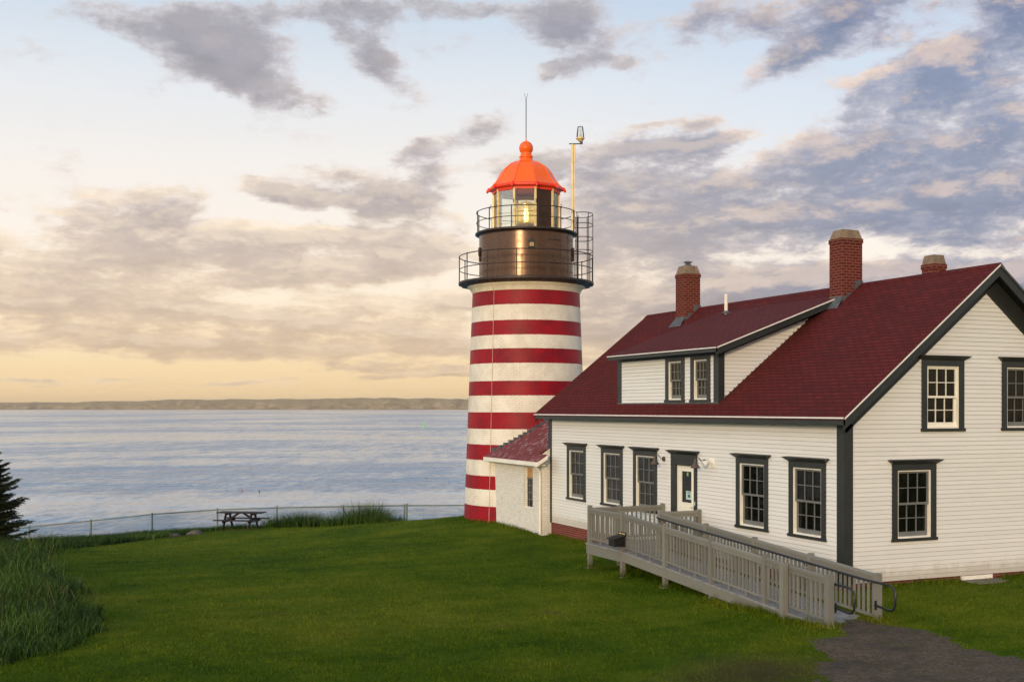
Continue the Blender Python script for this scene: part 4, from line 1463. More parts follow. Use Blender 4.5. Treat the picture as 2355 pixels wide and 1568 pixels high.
# lantern: ten sides
A0 = math.radians(15)
RL, ZB, ZT = 1.29, 10.63, 12.22
vert = [A0 + math.radians(36) * k for k in range(10)]
w = MB().lathe([(1.34, 10.60), (1.34, 10.70), (1.25, 10.72)], TWR, 48, sharp=(1,)); w.build("lantern_base", 'gold', light)
for k, a in enumerate(vert):
    p = at(a, RL)
    MB().beam((p[0], p[1], ZB), (p[0], p[1], ZT + .06), .075, .075, up=(math.cos(ang(a)), math.sin(ang(a)), 0)).build("mullion", 'gold', light)
    q2 = at(vert[(k + 1) % 10], RL)
    blank = k == 0
    in_ = .985
    c0 = [LX + (p[0] - LX) * in_, LY + (p[1] - LY) * in_]; c1 = [LX + (q2[0] - LX) * in_, LY + (q2[1] - LY) * in_]
    MB().prism([(c0[0], c0[1], ZB + .05), (c1[0], c1[1], ZB + .05), (c1[0], c1[1], ZT + .05), (c0[0], c0[1], ZT + .05)],
               (-math.cos(ang((a + math.radians(18)))) * .012, -math.sin(ang(a + math.radians(18))) * .012, 0)).build("blank_panel" if blank else "glass_pane", 'blank' if blank else 'lantern_glass', light)
w = MB()
for z in (ZB + .06, ZT + .03):
    w.tube([at(a, RL, z) for a in vert], .03, 6, closed=True)
w.build("sill_ring", 'gold', light)
w = MB()
for a in vert:                                  # small handholds outside the mullions
    w.tube([at(a, RL + .03, 11.62), at(a, RL + .10, 11.63), at(a, RL + .10, 11.75), at(a, RL + .03, 11.76)], .012, 5)
w.build("handhold", 'rail_iron', light)

# dome roof with ten gores
RK = 1.0


def decagon(prof, mb, mi=0, flip=False):
    n = 10
    vs = []
    for (r, z) in prof:
        for a in vert: vs.append(at(a, r, z))
    fs = []
    for i in range(len(prof) - 1):
        for k in range(n):
            a_, b_ = i * n + k, i * n + (k + 1) % n
            fs.append((a_, b_, b_ + n, a_ + n))
    mb.add(vs, fs, mi)
    return mb


dome = MB()
prof = [(1.42, 12.40), (1.27, 12.54), (1.16, 12.68), (1.085, 12.81), (.976, 13.0), (.85, 13.15), (.71, 13.27), (.53, 13.36), (.34, 13.42), (.0, 13.43)]
decagon(prof, dome)
d = dome.build("dome", 'dome', light)
w = MB()
for k, a in enumerate(vert):
    w.tube([at(a, r + .006, z + .004) for r, z in prof[:-1]], .014, 5)
w.build("dome_rib", 'dome', d)
w = MB()
decagon([(1.27, 12.24), (1.34, 12.235), (1.45, 12.30), (1.455, 12.37), (1.41, 12.405), (1.28, 12.38)], w)
decagon([(1.20, 12.16), (1.325, 12.16), (1.335, 12.27), (1.2, 12.28)], w)
w.build("eave_ring", 'dome_dark', light)
for a in vert:                                  # cast spouts at the corners
    w = MB()
    e = Vector((math.cos(ang(a)), math.sin(ang(a)), 0))
    c = Vector(at(a, 1.44, 12.33))
    w.tube([c - e * .08, c + e * .02 + Vector((0, 0, .0)), c + e * .07 + Vector((0, 0, -.045)), c + e * .09 + Vector((0, 0, -.11))], [.065, .075, .055, .035], 8)
    w.tube([c + e * .0 + Vector((0, 0, .03)), c + e * .06 + Vector((0, 0, .07))], [.06, .03], 6)
    w.build("gargoyle_spout", 'dome_dark', light)
MB().lathe([(.34, 13.38), (.33, 13.44), (.25, 13.50), (.235, 13.56), (.27, 13.60), (.27, 13.64), (.215, 13.68), (.215, 13.73)] +
           [(.275 * math.sin(q_), 13.96 - .275 * math.cos(q_)) for q_ in np.linspace(math.radians(48), math.pi - .12, 14)] + [(.028, 14.24), (.02, 14.34), (0, 14.36)], TWR, 32, sharp=(2, 4, 5, 7)).build("ventilator_ball", 'dome', light)
w = MB().tube([(LX, LY, 14.34), (LX, LY, 15.9)], .018, 6)
w.tube([(LX, LY, 15.88), at(-1.57, .05, 16.0), at(-1.57, .06, 16.1)], .007, 5); w.tube([(LX, LY, 15.88), at(1.57, .05, 16.0), at(1.57, .06, 16.1)], .007, 5)
w.build("lightning_rod", 'black_metal', light)

# the lens and its lamp
w = MB()
prof = []
for k in range(9):
    z = 11.02 + k * .085
    r = .34 + .10 * math.sin(math.pi * (k + .5) / 9)
    prof += [(r - .05, z), (r + .02, z + .045)]
prof = [(0.0, 11.0)] + prof + [(.2, 11.86), (0, 11.9)]
lens = w.lathe(prof, TWR, 40).build("lens", 'lens', light)
w = MB().lathe([(.0, 11.10), (.07, 11.12), (.085, 11.36), (.07, 11.60), (0, 11.64)], TWR, 20); w.build("bulb", 'lamp', lens)
w = MB().lathe([(.42, 10.62), (.42, 10.72), (.16, 10.76), (.14, 10.96), (.36, 10.98), (.36, 11.02)], TWR, 28, sharp=(1, 2, 3, 4)); w.build("pedestal", 'gold', lens)
w = MB()
for k in range(8):
    a = 2 * math.pi * k / 8
    w.tube([at(a, .46, 10.98), at(a, .46, 11.88)], .012, 5)
for z in (10.99, 11.45, 11.87): w.tube([at(2 * math.pi * k / 32, .46, z) for k in range(32)], .014, 5, closed=True)
w.build("lens_frame", 'brass', lens)

# conductor strap running down the shaft
w = MB()
w.tube([at(-.62, trad(z) + .012, z) for z in np.linspace(-.4, 8.25, 20)] + [at(-.62, 2.34, 8.53)], .009, 5)
w.build("conductor_cable", 'conduit', light)

# beacon on its pole, fixed to the upper gallery
pole_a, pole_r = math.radians(72), 1.86
bx, by, _ = at(pole_a, pole_r)
bt = thing("beacon_pole", (bx, by, 10.64), "pale pole with a small clear beacon lamp standing on the upper gallery of the lighthouse", "beacon")
rt = Vector((RGT[0], RGT[1], 0))
w = MB().tube([(bx, by, 10.62), (bx, by, 13.98)], .050, 10)
w.tube([Vector((bx, by, 13.3)) + rt * .085, Vector((bx, by, 13.97)) + rt * .085], .032, 8); w.tube([Vector((bx, by, 10.7)) + rt * .085, Vector((bx, by, 13.3)) + rt * .085], .016, 6)
w.build("pole", 'gold', bt)
p0 = Vector((bx, by, 14.0))
w = MB().beam(p0 - rt * .12, p0 + rt * .40, .07, .03); w.tube([p0 + rt * .34, p0 + rt * .34 + Vector((0, 0, .08))], .05, 10); w.tube([p0 + rt * .39 + Vector((0, 0, -.01)), p0 + rt * .42 + Vector((0, 0, .16))], .008, 5)
w.build("bracket", 'black_metal', bt)
bc = (p0.x + rt.x * .31, p0.y + rt.y * .31)
MB().lathe([(.0, 14.08), (.06, 14.08), (.12, 14.15), (.17, 14.19), (.17, 14.22), (.14, 14.24), (0, 14.24)], bc, 20, sharp=(1, 3, 4, 5)).build("lamp_base", 'gold', bt)
MB().lathe([(.15, 14.24), (.145, 14.35), (.115, 14.60), (.10, 14.66), (0, 14.67)], bc, 20, sharp=(3,)).build("lamp_lens", 'beacon_lens', bt)
MB().lathe([(0, 14.26), (.05, 14.28), (.03, 14.42), (.045, 14.50), (0, 14.56)], bc, 12).build("lamp_reflector", 'white_metal', bt)

# ------------------------------------------------------------------ whitewashed brick passage between house and tower
sh = thing("brick_passage", (1.53, 17.2, -.45), "low whitewashed brick passage with a pinkish shingle roof joining the house and the lighthouse", "passage")
xw, xr = -.35, 1.53
w = MB()
wy0, wy1, wz0, wz1 = 15.78, 16.55, .34, 1.83
y0, y1, zt = 15.06, 19.4, 2.27
for (a, b_, c, d) in ((y0, wy0, -.9, zt), (wy1, y1, -.9, zt), (wy0, wy1, -.9, wz0), (wy0, wy1, wz1, zt)):
    w.add([(xw, a, c), (xw, b_, c), (xw, b_, d), (xw, a, d)], [(0, 1, 2, 3)])
ri = xw + .22
w.add([(xw, wy0, wz0), (xw, wy1, wz0), (ri, wy1, wz0), (ri, wy0, wz0)], [(0, 1, 2, 3)]); w.add([(xw, wy0, wz1), (xw, wy1, wz1), (ri, wy1, wz1), (ri, wy0, wz1)], [(0, 3, 2, 1)])
w.add([(xw, wy0, wz0), (ri, wy0, wz0), (ri, wy0, wz1), (xw, wy0, wz1)], [(0, 1, 2, 3)]); w.add([(xw, wy1, wz0), (ri, wy1, wz0), (ri, wy1, wz1), (xw, wy1, wz1)], [(0, 3, 2, 1)])
xb = 2 * xr - xw
ts = math.tan(STILT)
zr = zt + (xr - xw) * ts
w.add([(xw, y0, -.9), (xb, y0, -.9), (xb, y0, zt), (xr, y0, zr), (xw, y0, zt)], [(0, 1, 2, 3, 4)])
w.add([(xb, y0, -.9), (xb, y1, -.9), (xb, y1, zt), (xb, y0, zt)], [(0, 1, 2, 3)])
w.build("wall", 'white_brick', sh)


def srz(x): return zt + .02 + (min(x, 2 * xr - x) - xw) * ts


for (xe, s_) in ((xw - .38, 1), (2 * xr - xw + .38, -1)):
    pr = [(xe, 14.55, srz(xe)), (xr, 14.55, srz(xr)), (xr, 14.55, srz(xr) - .05), (xe, 14.55, srz(xe) - .05)]
    if s_ > 0:
        pr2 = [(xe, 14.55, srz(xe)), (-.36, 14.55, srz(-.36)), (-.36, 14.55, srz(-.36) - .05), (xe, 14.55, srz(xe) - .05)]
        MB().prism(pr2, (0, .65, 0)).build("roof", 'shed_roof', sh)
    pr = [(p[0], 15.24, p[2]) for p in pr]
    MB().prism(pr, (0, 4.1, 0)).build("roof", 'shed_roof', sh)
# grey flashing stepping down where roof meets tower
w = MB()
for k in range(13):
    x = -.42 + k * .15
    dx_ = x + .07 - LX
    rr = trad(srz(x)) + .02
    yy = LY - math.sqrt(max(.01, rr * rr - dx_ * dx_))
    w.box(x, x + .16, yy - .10, yy + .16, srz(x) - .06, srz(x) + .13)
w.build("step_flashing", 'lead', sh)
w = MB().box(xw - .41, xw - .33, 14.55, 19.34, srz(xw - .38) - .15, srz(xw - .38) - .01)
w.box(xw - .33, xw, 14.75, 19.3, srz(xw - .38) - .14, srz(xw - .38) - .10)
w.build("gutter", 'cream', sh)
w = MB().prism([(xw - .40, 14.53, srz(xw - .38) - .02), (-.36, 14.53, srz(-.36) - .02), (-.36, 14.53, srz(-.36) - .15), (xw - .40, 14.53, srz(xw - .38) - .15)], (0, .05, 0))
w.build("rake_board", 'cream', sh)
w = MB().tube([(xw - .34, 14.85, 1.99), (xw - .34, 14.9, 1.90), (xw - .09, 15.02, 1.72), (xw - .06, 15.05, 1.6), (xw - .06, 15.05, -.42)], .045, 8)
for z in (.1, 1.0): w.box(xw - .10, xw - .0, 15.0, 15.10, z, z + .03)
w.build("drainpipe", 'cream', sh)
wn = MB()
for (a, b_, c, d) in ((wy0, wy0 + .08, wz0, wz1), (wy1 - .08, wy1, wz0, wz1), (wy0 + .08, wy1 - .08, wz0, wz0 + .07), (wy0 + .08, wy1 - .08, wz1 - .07, wz1)):
    wn.box(xw + .09, xw + .16, a, b_, c, d)
wn = wn.build("window", 'white_brick', sh)
MB().box(xw + .115, xw + .135, wy0 + .08, wy1 - .08, 1.42, wz1 - .07).build("plywood_panel", 'ply', wn)
MB().box(xw + .115, xw + .135, wy0 + .08, wy1 - .08, wz0 + .07, 1.38).build("pane", 'pane_dim', wn)
mt = MB().box(xw + .095, xw + .14, wy0 + .08, wy1 - .08, 1.375, 1.425)
for j in range(1, 4): mt.box(xw + .102, xw + .114, wy0 + .08, wy1 - .08, wz0 + .07 + j * .243, wz0 + .09 + j * .243)
for j in (1, 2): mt.box(xw + .100, xw + .112, wy0 + .08 + j * .203 - .01, wy0 + .08 + j * .203 + .01, wz0 + .07, 1.375)
mt.build("glazing_bar", 'sash_grey', wn)

# ------------------------------------------------------------------ wooden access ramp
rp = thing("wooden_ramp", (-1.8, 3.0, -.45), "grey painted wooden access ramp with railings running along the house to the door", "ramp")
XO, XI = -2.35, -1.25          # outer and inner rail lines
S1, S0 = 5.73, 7.59            # landing from S1 to S0; ramp runs S1 -> SE
SE = -2.45


def dk(s):
    return .18 if s >= S1 else .18 - (S1 - s) * (.52 / (S1 - SE))


w = MB()
n = int((S0 - S1 + .12) / .14)
for i in range(14):
    y = S1 + i * .14
    w.box(XO - .09, -.03, y + .004, y + .136, dk(9) - .036 + random.uniform(-.002, .002), dk(9) + random.uniform(-.002, .002))
k = int((S1 - SE + .3) / .14)
for i in range(k):
    y = S1 - (i + 1) * .14
    za, zb = dk(y + .004), dk(y + .136)
    j = random.uniform(-.002, .002)
    w.add([(XO - .09, y + .004, za - .036 + j), (XI + .09, y + .004, za - .036 + j), (XI + .09, y + .136, zb - .036 + j), (XO - .09, y + .136, zb - .036 + j),
           (XO - .09, y + .004, za + j), (XI + .09, y + .004, za + j), (XI + .09, y + .136, zb + j), (XO - .09, y + .136, zb + j)],
          [(0, 3, 2, 1), (4, 5, 6, 7), (0, 1, 5, 4), (1, 2, 6, 5), (2, 3, 7, 6), (3, 0, 4, 7)])
w.build("deck", 'deck', rp)


def along(x, sa, sb, d0, d1, wdt, name, mn='ramp'):
    a, b_ = dk(sa), dk(sb)
    return MB().prism([(x - wdt / 2, sa, a + d0), (x - wdt / 2, sb, b_ + d0), (x - wdt / 2, sb, b_ + d1), (x - wdt / 2, sa, a + d1)], (wdt, 0, 0)).build(name, mn, rp)


SK = -.6                       # skirt dies into the ground near here
along(XO - .058, S1, S0 + .05, -.29, -.04, .03, "skirt_board"); along(XO - .058, SE + .3, S1, -.26, -.04, .03, "skirt_board")
along(XI + .058, SE + .3, S1, -.26, -.04, .03, "skirt_board")
MB().box(XO - .07, -.03, S0 + .05, S0 + .08, -.11, .14).build("skirt_board", 'ramp', rp)


def post(x, y, top, wd=.105, pad=True):
    g = ground_at(x, y)
    p = MB()
    p.box(x - wd / 2, x + wd / 2, y - wd / 2, y + wd / 2, g - .08, top - .012)
    i = wd / 2
    p.add([(x - i, y - i, top - .012), (x + i, y - i, top - .012), (x + i, y + i, top - .012), (x - i, y + i, top - .012), (x - i + .014, y - i + .014, top), (x + i - .014, y - i + .014, top), (x + i - .014, y + i - .014, top), (x - i + .014, y + i - .014, top)],
          [(4, 5, 6, 7), (0, 1, 5, 4), (1, 2, 6, 5), (2, 3, 7, 6), (3, 0, 4, 7)])
    p.build("post", 'ramp', rp)
    if pad:
        j = random.uniform(-.03, .03)
        q_ = MB().box(x - .10 + j, x + .12 + j, y - .10, y + .11, g - .06, g + .028)
        q_.build("concrete_pad", 'concrete', rp)


OP = [5.73, 3.64, 1.634, -.365, -2.41]
post(XO, S0, 1.20)
for i, s in enumerate(OP): post(XO - (.0 if i else .01), s, dk(s) + (1.02 if i < 4 else .99), .105 if i < 4 else .13, i < 3)
post(XO - .13, -1.16, dk(-1.16) + 1.0, .125, False)
IP = [5.73, 3.56, 1.56, -.45, -2.485]
for i, s in enumerate(IP): post(XI, s, dk(s) + 1.0 if i < 4 else dk(s) + .97, .105 if i < 4 else .125, False)
post(-.07, S0, 1.18, .10, False); post(-1.45, S0, 1.18, .10, False); post(-.07, S1, 1.16, .10, False)

BAL = []                        # balusters waiting to be built: (x, y, z0, z1)


def rail_run(p, q, za, zb, n):
    """one railing bay between two posts: cap, two sub-rails, bottom rail; za, zb deck level at each end"""
    p, q = Vector((p[0], p[1], 0)), Vector((q[0], q[1], 0))
    d = (q - p).normalized()
    p = p + d * .05; q = q - d * .05
    def bar(h, wd, ht):
        return (Vector((p.x, p.y, za + h)), Vector((q.x, q.y, zb + h)), wd, ht)
    r_ = MB()
    for h, wd, ht in ((.905, .095, .040), (.862, .055, .048), (.818, .075, .036)):
        r_.beam(*bar(h, wd, ht))
    r_.tube([Vector((p.x, p.y, za + .922)), Vector((q.x, q.y, zb + .922))], .036, 10)
    r_.build("handrail", 'ramp', rp)
    r_ = MB().beam(*bar(.125, .075, .045))
    for k in (.33, .67):
        m_ = p.lerp(q, k); zz = za + (zb - za) * k
        r_.box(m_.x - .018, m_.x + .018, m_.y - .018, m_.y + .018, zz, zz + .105)
    r_.build("bottom_rail", 'ramp', rp)
    for k in range(n):
        f_ = (k + .5) / n
        m_ = p.lerp(q, f_); zz = za + (zb - za) * f_
        BAL.append((m_.x, m_.y, zz + .145, zz + .802))


rail_run((XO, S0), (XO, S1), dk(S0), dk(S1), 13)
for i in range(4):
    a, b_ = OP[i], OP[i + 1]
    rail_run((XO, a), (XO, b_), dk(a), dk(b_), 14)
for i in range(4):
    a, b_ = IP[i], IP[i + 1]
    rail_run((XI, a), (XI, b_), dk(a), dk(b_), 14)
rail_run((XO, S0), (-1.45, S0), .18, .18, 6)
rail_run((-1.45, S0), (-.07, S0), .18, .18, 9)
rail_run((XI, S1), (-.07, S1), .18, .18, 8)
BAL.sort(key=lambda q_: toLZ(q_[0], q_[1])[1])
rest = MB()
for k, (x, y, z0, z1) in enumerate(BAL):
    b_ = MB() if k < 98 else rest
    j = random.uniform(-.003, .003)
    b_.box(x - .019, x + .019, y - .019 + j, y + .019 + j, z0 - .0, z1)
    if k < 98: b_.build("baluster", 'ramp', rp)
o = rest.build("balusters_beyond", 'ramp', rp); o['kind'] = 'stuff'


def grab(x, s0, s1, side):
    """black tube handrail with a returned end beyond the last post"""
    h = .80
    pts = [(x, s0, dk(s0) + h + .02), (x, s0 - .05, dk(s0) + h)]
    for s in np.linspace(s0 - .4, s1 - .42, 14): pts.append((x, s, dk(max(s, SE)) + h))
    e = s1 - .52
    zt_ = dk(SE) + h - .03
    pts += [(x, e, zt_), (x, e - .06, zt_ - .05), (x, e - .09, zt_ - .12), (x, e - .07, zt_ - .36), (x, e - .02, zt_ - .43), (x, e + .06, zt_ - .45), (x, s1 - .05, zt_ - .41)]
    g_ = MB().tube(pts, .024, 10)
    g_.beam((x, s1 - .062, zt_ - .50), (x, s1 - .062, zt_ - .32), .05, .01, up=(0, 1, 0))
    for s in np.arange(s0 - .1, s1 + .3, -2.0):
        g_.tube([(x, s, dk(s) + h), (x, s, dk(s) + h - .07), (x - side * .06, s, dk(s) + h - .08)], .010, 6)
    g_.build("grab_rail", 'black_metal', rp)


grab(XI - .10, 5.73, -2.485, -1)
grab(XO + .10, 5.73, -2.41, 1)

# donation box on the second outer post
t = thing("black_box", (XO - .2, 5.65, .4), "black slope-topped box with a small lettered back board fixed to the ramp post", "box")
bx0 = XO - .075
w = MB()
w.prism([(bx0, 5.50, .31), (bx0 - .30, 5.50, .32), (bx0 - .30, 5.50, .50), (bx0, 5.50, .57)], (0, .32, 0))
w.build("box_body", 'mailbox', t)
w = MB(); w.prism([(bx0 + .005, 5.47, .573), (bx0 - .34, 5.47, .495), (bx0 - .34, 5.47, .515), (bx0 + .005, 5.47, .598)], (0, .38, 0)); w.build("lid", 'mailbox', t)
w = MB().box(bx0 - .0, bx0 + .02, 5.47, 5.86, .57, .67); w.build("back_board", 'mailbox', t)
w = MB()
for k in range(9):
    if k != 4: w.box(bx0 - .004, bx0 - .001, 5.50 + k * .036, 5.523 + k * .036, .615, .645)
w.build("lettering", 'gold', t)

# ------------------------------------------------------------------ chain-link fence along the cliff edge
FX = [-36.4, -33.35, -30.3, -27.2, -24.1, -21.03, -17.97, -14.71, -11.74, -8.42, -5.37, -2.3, .8]
FT = [-3.3, -3.05, -2.75, -2.42, -2.08, -1.772, -1.447, -1.221, -1.121, -1.056, -1.012, -1.0, -1.0]
FZ = 57.0
fx_, fy_ = LZ(-17, FZ)
fence = thing("chain_link_fence", (fx_, fy_, -2.6), "green chain-link fence on posts along the cliff edge above the sea", "fence")
FH = 1.12


def fp(L, z, dz=0.0):
    x, y = LZ(L, FZ + dz)
    return (x, y, z)


for L, zt in zip(FX, FT):
    MB().tube([fp(L, zt - FH - .35), fp(L, zt + .03)], .042, 8).lathe([(.052, zt + .02), (.052, zt + .06), (0, zt + .09)], fp(L, 0)[:2], 8).build("post", 'galv', fence)
MB().tube([fp(-5.25, -2.4), fp(-5.25, -.90)], .042, 8).build("post", 'galv', fence)
wire = []
for i in range(len(FX) - 1):
    a, b_, za, zb = FX[i], FX[i + 1], FT[i], FT[i + 1]
    MB().tube([fp(a, za), fp(b_, zb)], .031, 6).build("top_rail", 'galv', fence)
    MB().tube([fp(a, za - FH), fp(b_, zb - FH)], .020, 6).build("bottom_rail", 'galv', fence)
    wd = b_ - a
    p_ = .085
    for sgn in (1, -1):
        for k in range(int(-FH / p_) - 1, int((wd + FH) / p_) + 2):
            u0 = k * p_
            v0, v1 = 0.0, FH
            if sgn > 0:
                lo_, hi_ = max(0, -u0), min(FH, wd - u0)
            else:
                lo_, hi_ = max(0, u0 - wd), min(FH, u0)
            if hi_ - lo_ < .02: continue
            P0 = np.array([u0 + sgn * lo_, lo_]); P1 = np.array([u0 + sgn * hi_, hi_])
            wire.append((a + P0[0], za + (zb - za) * P0[0] / wd - FH + P0[1], a + P1[0], za + (zb - za) * P1[0] / wd - FH + P1[1]))
Wr = np.array(wire)
q0 = np.stack([*LZ(Wr[:, 0], np.full(len(Wr), FZ + .03)), Wr[:, 1]], -1)
q1 = np.stack([*LZ(Wr[:, 2], np.full(len(Wr), FZ + .03)), Wr[:, 3]], -1)
r_ = .0055
e1 = np.array([RGT[0], RGT[1], 0.0]); e2 = np.array([FWD[0], FWD[1], 0.0]); e3 = np.array([0, 0, 1.0])
soup = []
dirs = [e1 * r_ + e3 * 0, (-e1 * .5 + e2 * .87) * r_, (-e1 * .5 - e2 * .87) * r_]
for k in range(3):
    d0, d1 = dirs[k], dirs[(k + 1) % 3]
    soup.append(np.stack([q0 + d0, q0 + d1, q1 + d1, q1 + d0], 1))
fast_mesh("wire_mesh", np.concatenate(soup, 0).reshape(-1, 3), 4, 'zinc', fence)

# ------------------------------------------------------------------ picnic table
tl, tz = -12.33, 52.0
tx, ty = LZ(tl, tz)
tg = ground_at(tx, ty)
pt_ = thing("picnic_table", (tx, ty, tg), "dark weathered wooden picnic table on the lawn in front of the fence", "picnic table")
ph = R(-9)
ax = (RGT[0] * math.cos(ph) + FWD[0] * math.sin(ph), RGT[1] * math.cos(ph) + FWD[1] * math.sin(ph))
ay = (-ax[1], ax[0])


def T(u, v, z): return Vector((tx + .92 * (ax[0] * u + ay[0] * v), ty + .92 * (ax[1] * u + ay[1] * v), tg + z))


UPZ = (0, 0, 1)
w = MB()
for k in range(5):
    w.beam(T(-1.14, -.31 + k * .155, .745), T(1.14, -.31 + k * .155, .745), .145, .042)
w.build("tabletop", 'wood_dark', pt_)
for s_ in (-1, 1):
    w = MB()
    for k in (0, 1): w.beam(T(-1.14, s_ * (.60 + k * .15), .43), T(1.14, s_ * (.60 + k * .15), .43), .14, .042)
    w.build("bench_seat", 'wood_dark', pt_)
    u = s_ * .66
    MB().beam(T(u, -.78, .385), T(u, .78, .385), .045, .13).build("seat_bearer", 'wood_dark', pt_)
    MB().beam(T(u, -.36, .69), T(u, .36, .69), .045, .10).build("top_bearer", 'wood_dark', pt_)
    for v in (-1, 1):
        MB().beam(T(u - .045, v * .62, -.05), T(u - .045, v * .22, .72), .05, .14, up=(ay[0], ay[1], .3)).build("leg", 'wood_dark', pt_)
    MB().beam(T(u, 0, .40), T(s_ * .12, 0, .715), .045, .09).build("brace", 'wood_dark', pt_)

# ------------------------------------------------------------------ rocks, buoys
def rock(L, Z, rx, ry, rz_, label, seed):
    x, y = LZ(L, Z)
    g = ground_at(x, y)
    bm = bmesh.new()
    bmesh.ops.create_icosphere(bm, subdivisions=4, radius=1)
    rr = random.Random(seed)
    off = [Vector((rr.uniform(-1, 1), rr.uniform(-1, 1), rr.uniform(-1, 1))).normalized() for _ in range(14)]
    cut = [rr.uniform(.62, .92) for _ in off]
    for v in bm.verts:
        for o_, c_ in zip(off, cut):
            d_ = v.co.dot(o_)
            if d_ > c_: v.co -= o_ * (d_ - c_) * .85
        q_ = np.array([v.co.x * 3 + seed, v.co.y * 3 + v.co.z * 2])
        v.co *= 1 + (float(fbm(np.array([q_[0]]), np.array([q_[1]]))[0]) - .5) * .16
        v.co = Vector((x + (v.co.x * rx) * RGT[0] + v.co.y * ry * FWD[0], y + v.co.x * rx * RGT[1] + v.co.y * ry * FWD[1], g + v.co.z * rz_ - rz_ * .15))
    me = bpy.data.meshes.new("boulder"); bm.to_mesh(me); bm.free()
    me.materials.append(M['rock'])
    o_ = bpy.data.objects.new("boulder", me); COL.objects.link(o_)
    return tag(o_, label, "rock")


rock(-13.85, 50.0, .42, .34, .20, "rounded grey granite boulder half buried in the lawn left of the picnic table", 3)
rock(-14.65, 49.6, .40, .30, .15, "low flat grey rock beside the larger boulder on the lawn", 8)

bx, by = LZ(-70.2, 915)
bu = thing("navigation_buoy", (bx, by, SEA), "bright green navigation buoy floating far out on the sea", "buoy")
MB().lathe([(0, SEA - .6), (1.0, SEA - .6), (1.15, SEA + .2), (.95, SEA + .55), (.3, SEA + .7), (0, SEA + .7)], (bx, by), 20).build("float", 'buoy_green', bu)
w = MB()
for k in range(4):
    a = math.pi / 4 + k * math.pi / 2
    w.tube([(bx + .75 * math.cos(a), by + .75 * math.sin(a), SEA + .5), (bx + .32 * math.cos(a), by + .32 * math.sin(a), SEA + 3.0)], .10, 6)
for z, r0 in ((1.5, .6), (2.4, .44)): w.lathe([(r0, SEA + z), (r0, SEA + z + .5)], (bx, by), 12)
w.build("tower_frame", 'buoy_green', bu)
MB().lathe([(0, SEA + 3.0), (.38, SEA + 3.0), (.34, SEA + 3.5), (.18, SEA + 3.9), (0, SEA + 3.95)], (bx, by), 14).build("lantern_top", 'buoy_green', bu)
for (L, Z, mn, lab) in ((-49.2, 208, 'buoy_red', "small red fishing float on the water beyond the fence"), (-45.6, 206, 'mailbox', "small dark fishing float on the water just right of the red one")):
    x, y = LZ(L, Z)
    o = MB().lathe([(0, SEA - .12), (.09, SEA - .10), (.13, SEA + .02), (.11, SEA + .16), (.03, SEA + .20), (.022, SEA + .38), (0, SEA + .39)], (x, y), 14).build("fishing_float", mn)
    tag(o, lab, "float", "fishing floats")

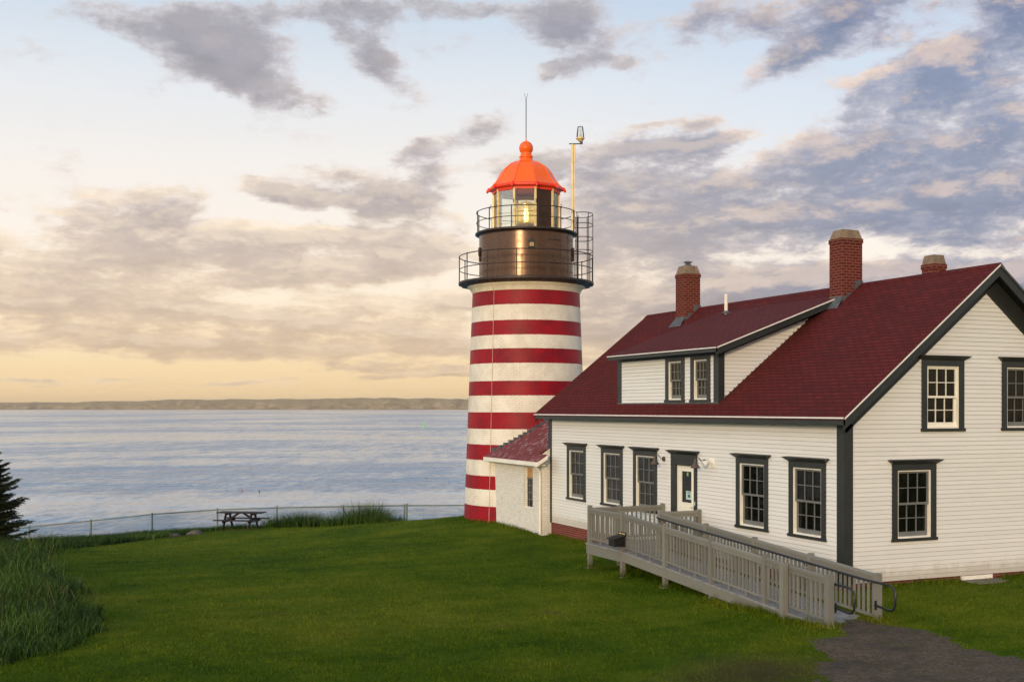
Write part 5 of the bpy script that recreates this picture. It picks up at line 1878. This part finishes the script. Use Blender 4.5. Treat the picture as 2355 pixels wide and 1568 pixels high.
# ------------------------------------------------------------------ spruce at the left edge
m, t, b = mat('spruce_needles')
o = objco(t)
setp(t, b, t.mix(t.smooth(t.noise(o, 5, 4, .7), .35, .68), rgba(.012, .020, .008), rgba(.040, .055, .018)), .7, .2)
M['needles'] = m
sx_, sy_ = LZ(-20.55, 45.0)
sg = ground_at(sx_, sy_)
tree = thing("spruce_tree", (sx_, sy_, sg), "dark spruce tree with layered branches beside the tall grass and the fence", "tree")
HT = 3.75
MB().tube([(sx_, sy_, sg - .2), (sx_ + .03, sy_, sg + 1.5), (sx_, sy_ + .02, sg + 3.0), (sx_, sy_, sg + HT - .05)], [.13, .10, .055, .012], 9).build("trunk", 'bark', tree)
tri = []
limbs = MB()
z = .30
while z < HT - .12:
    k = z / HT
    reach = 1.80 * (1 - k) ** .62 * (.8 + .2 * math.sin(z * 9)) + .05
    nb = int(19 - 8 * k)
    a0 = random.uniform(0, 6.28)
    for i in range(nb):
        a = a0 + i * 6.2832 / nb + random.uniform(-.25, .25)
        ln = reach * random.uniform(.45, 1.12)
        droop = random.uniform(-.22, -.02) * (1 - k) + .28 * k
        pts = []
        for s in np.linspace(0, 1, 9):
            r0 = ln * s
            pts.append(Vector((sx_ + math.cos(a) * r0, sy_ + math.sin(a) * r0, sg + z + droop * r0 + .16 * ln * s * s)))
        limbs.tube(pts, [.022 * (1 - .85 * s) * (1.2 - k) + .003 for s in np.linspace(0, 1, 9)], 4)
        d_ = Vector((math.cos(a), math.sin(a), 0)); sd_ = Vector((-d_.y, d_.x, 0))
        for s in np.linspace(.12, 1, int(9 + 12 * ln)):
            c_ = pts[min(8, int(s * 8))].lerp(pts[min(8, int(s * 8) + 1)], s * 8 - int(s * 8)) if s < 1 else pts[8]
            for sgn in (-1, 1):
                tl_ = ln * .34 * (1.05 - s * .75) * random.uniform(.6, 1.2) + .05
                dirn = (d_ * random.uniform(.5, .9) + sd_ * sgn * random.uniform(.5, 1.0) + Vector((0, 0, random.uniform(-.35, .12)))).normalized()
                nt = int(3 + tl_ * 24)
                for q_ in range(nt):
                    f_ = (q_ + random.random()) / nt
                    b0 = c_ + dirn * tl_ * f_
                    for _ in range(3):
                        nd = (dirn * .8 + Vector((random.gauss(0, .5), random.gauss(0, .5), random.gauss(.05, .45)))).normalized()
                        ln_ = random.uniform(.035, .075)
                        wv_ = nd.cross(Vector((random.gauss(0, 1), random.gauss(0, 1), random.gauss(0, 1)))).normalized() * .014
                        tri += [b0 - wv_, b0 + wv_, b0 + nd * ln_]
    z += random.uniform(.17, .28) * (1 - .35 * k)
limbs.build("limbs", 'bark', tree)
fast_mesh("crown", np.array([tuple(p) for p in tri]), 3, 'needles', tree)

# ------------------------------------------------------------------ sea air that fades the far shore
if HAZE:
    m = bpy.data.materials.new('sea_haze'); m.use_nodes = True
    t = NT(m.node_tree)
    t.n.remove(t.n['Principled BSDF'])
    v = t.n.new('ShaderNodeVolumePrincipled')
    v.inputs['Color'].default_value = (1.0, .98, .95, 1)
    v.inputs['Density'].default_value = HAZE
    v.inputs['Anisotropy'].default_value = 0.86
    t.l.new(v.outputs[0], t.n['Material Output'].inputs['Volume'])
    M['haze'] = m
    hb_ = MB()
    c4 = [LZ(-17000, -900), LZ(17000, -900), LZ(17000, 21500), LZ(-17000, 21500)]
    hb_.add([(c[0], c[1], -18.5) for c in c4] + [(c[0], c[1], 185.0) for c in c4], [(0, 3, 2, 1), (4, 5, 6, 7), (0, 1, 5, 4), (1, 2, 6, 5), (2, 3, 7, 6), (3, 0, 4, 7)])
    tag(hb_.build("haze", 'haze'), kind='stuff')
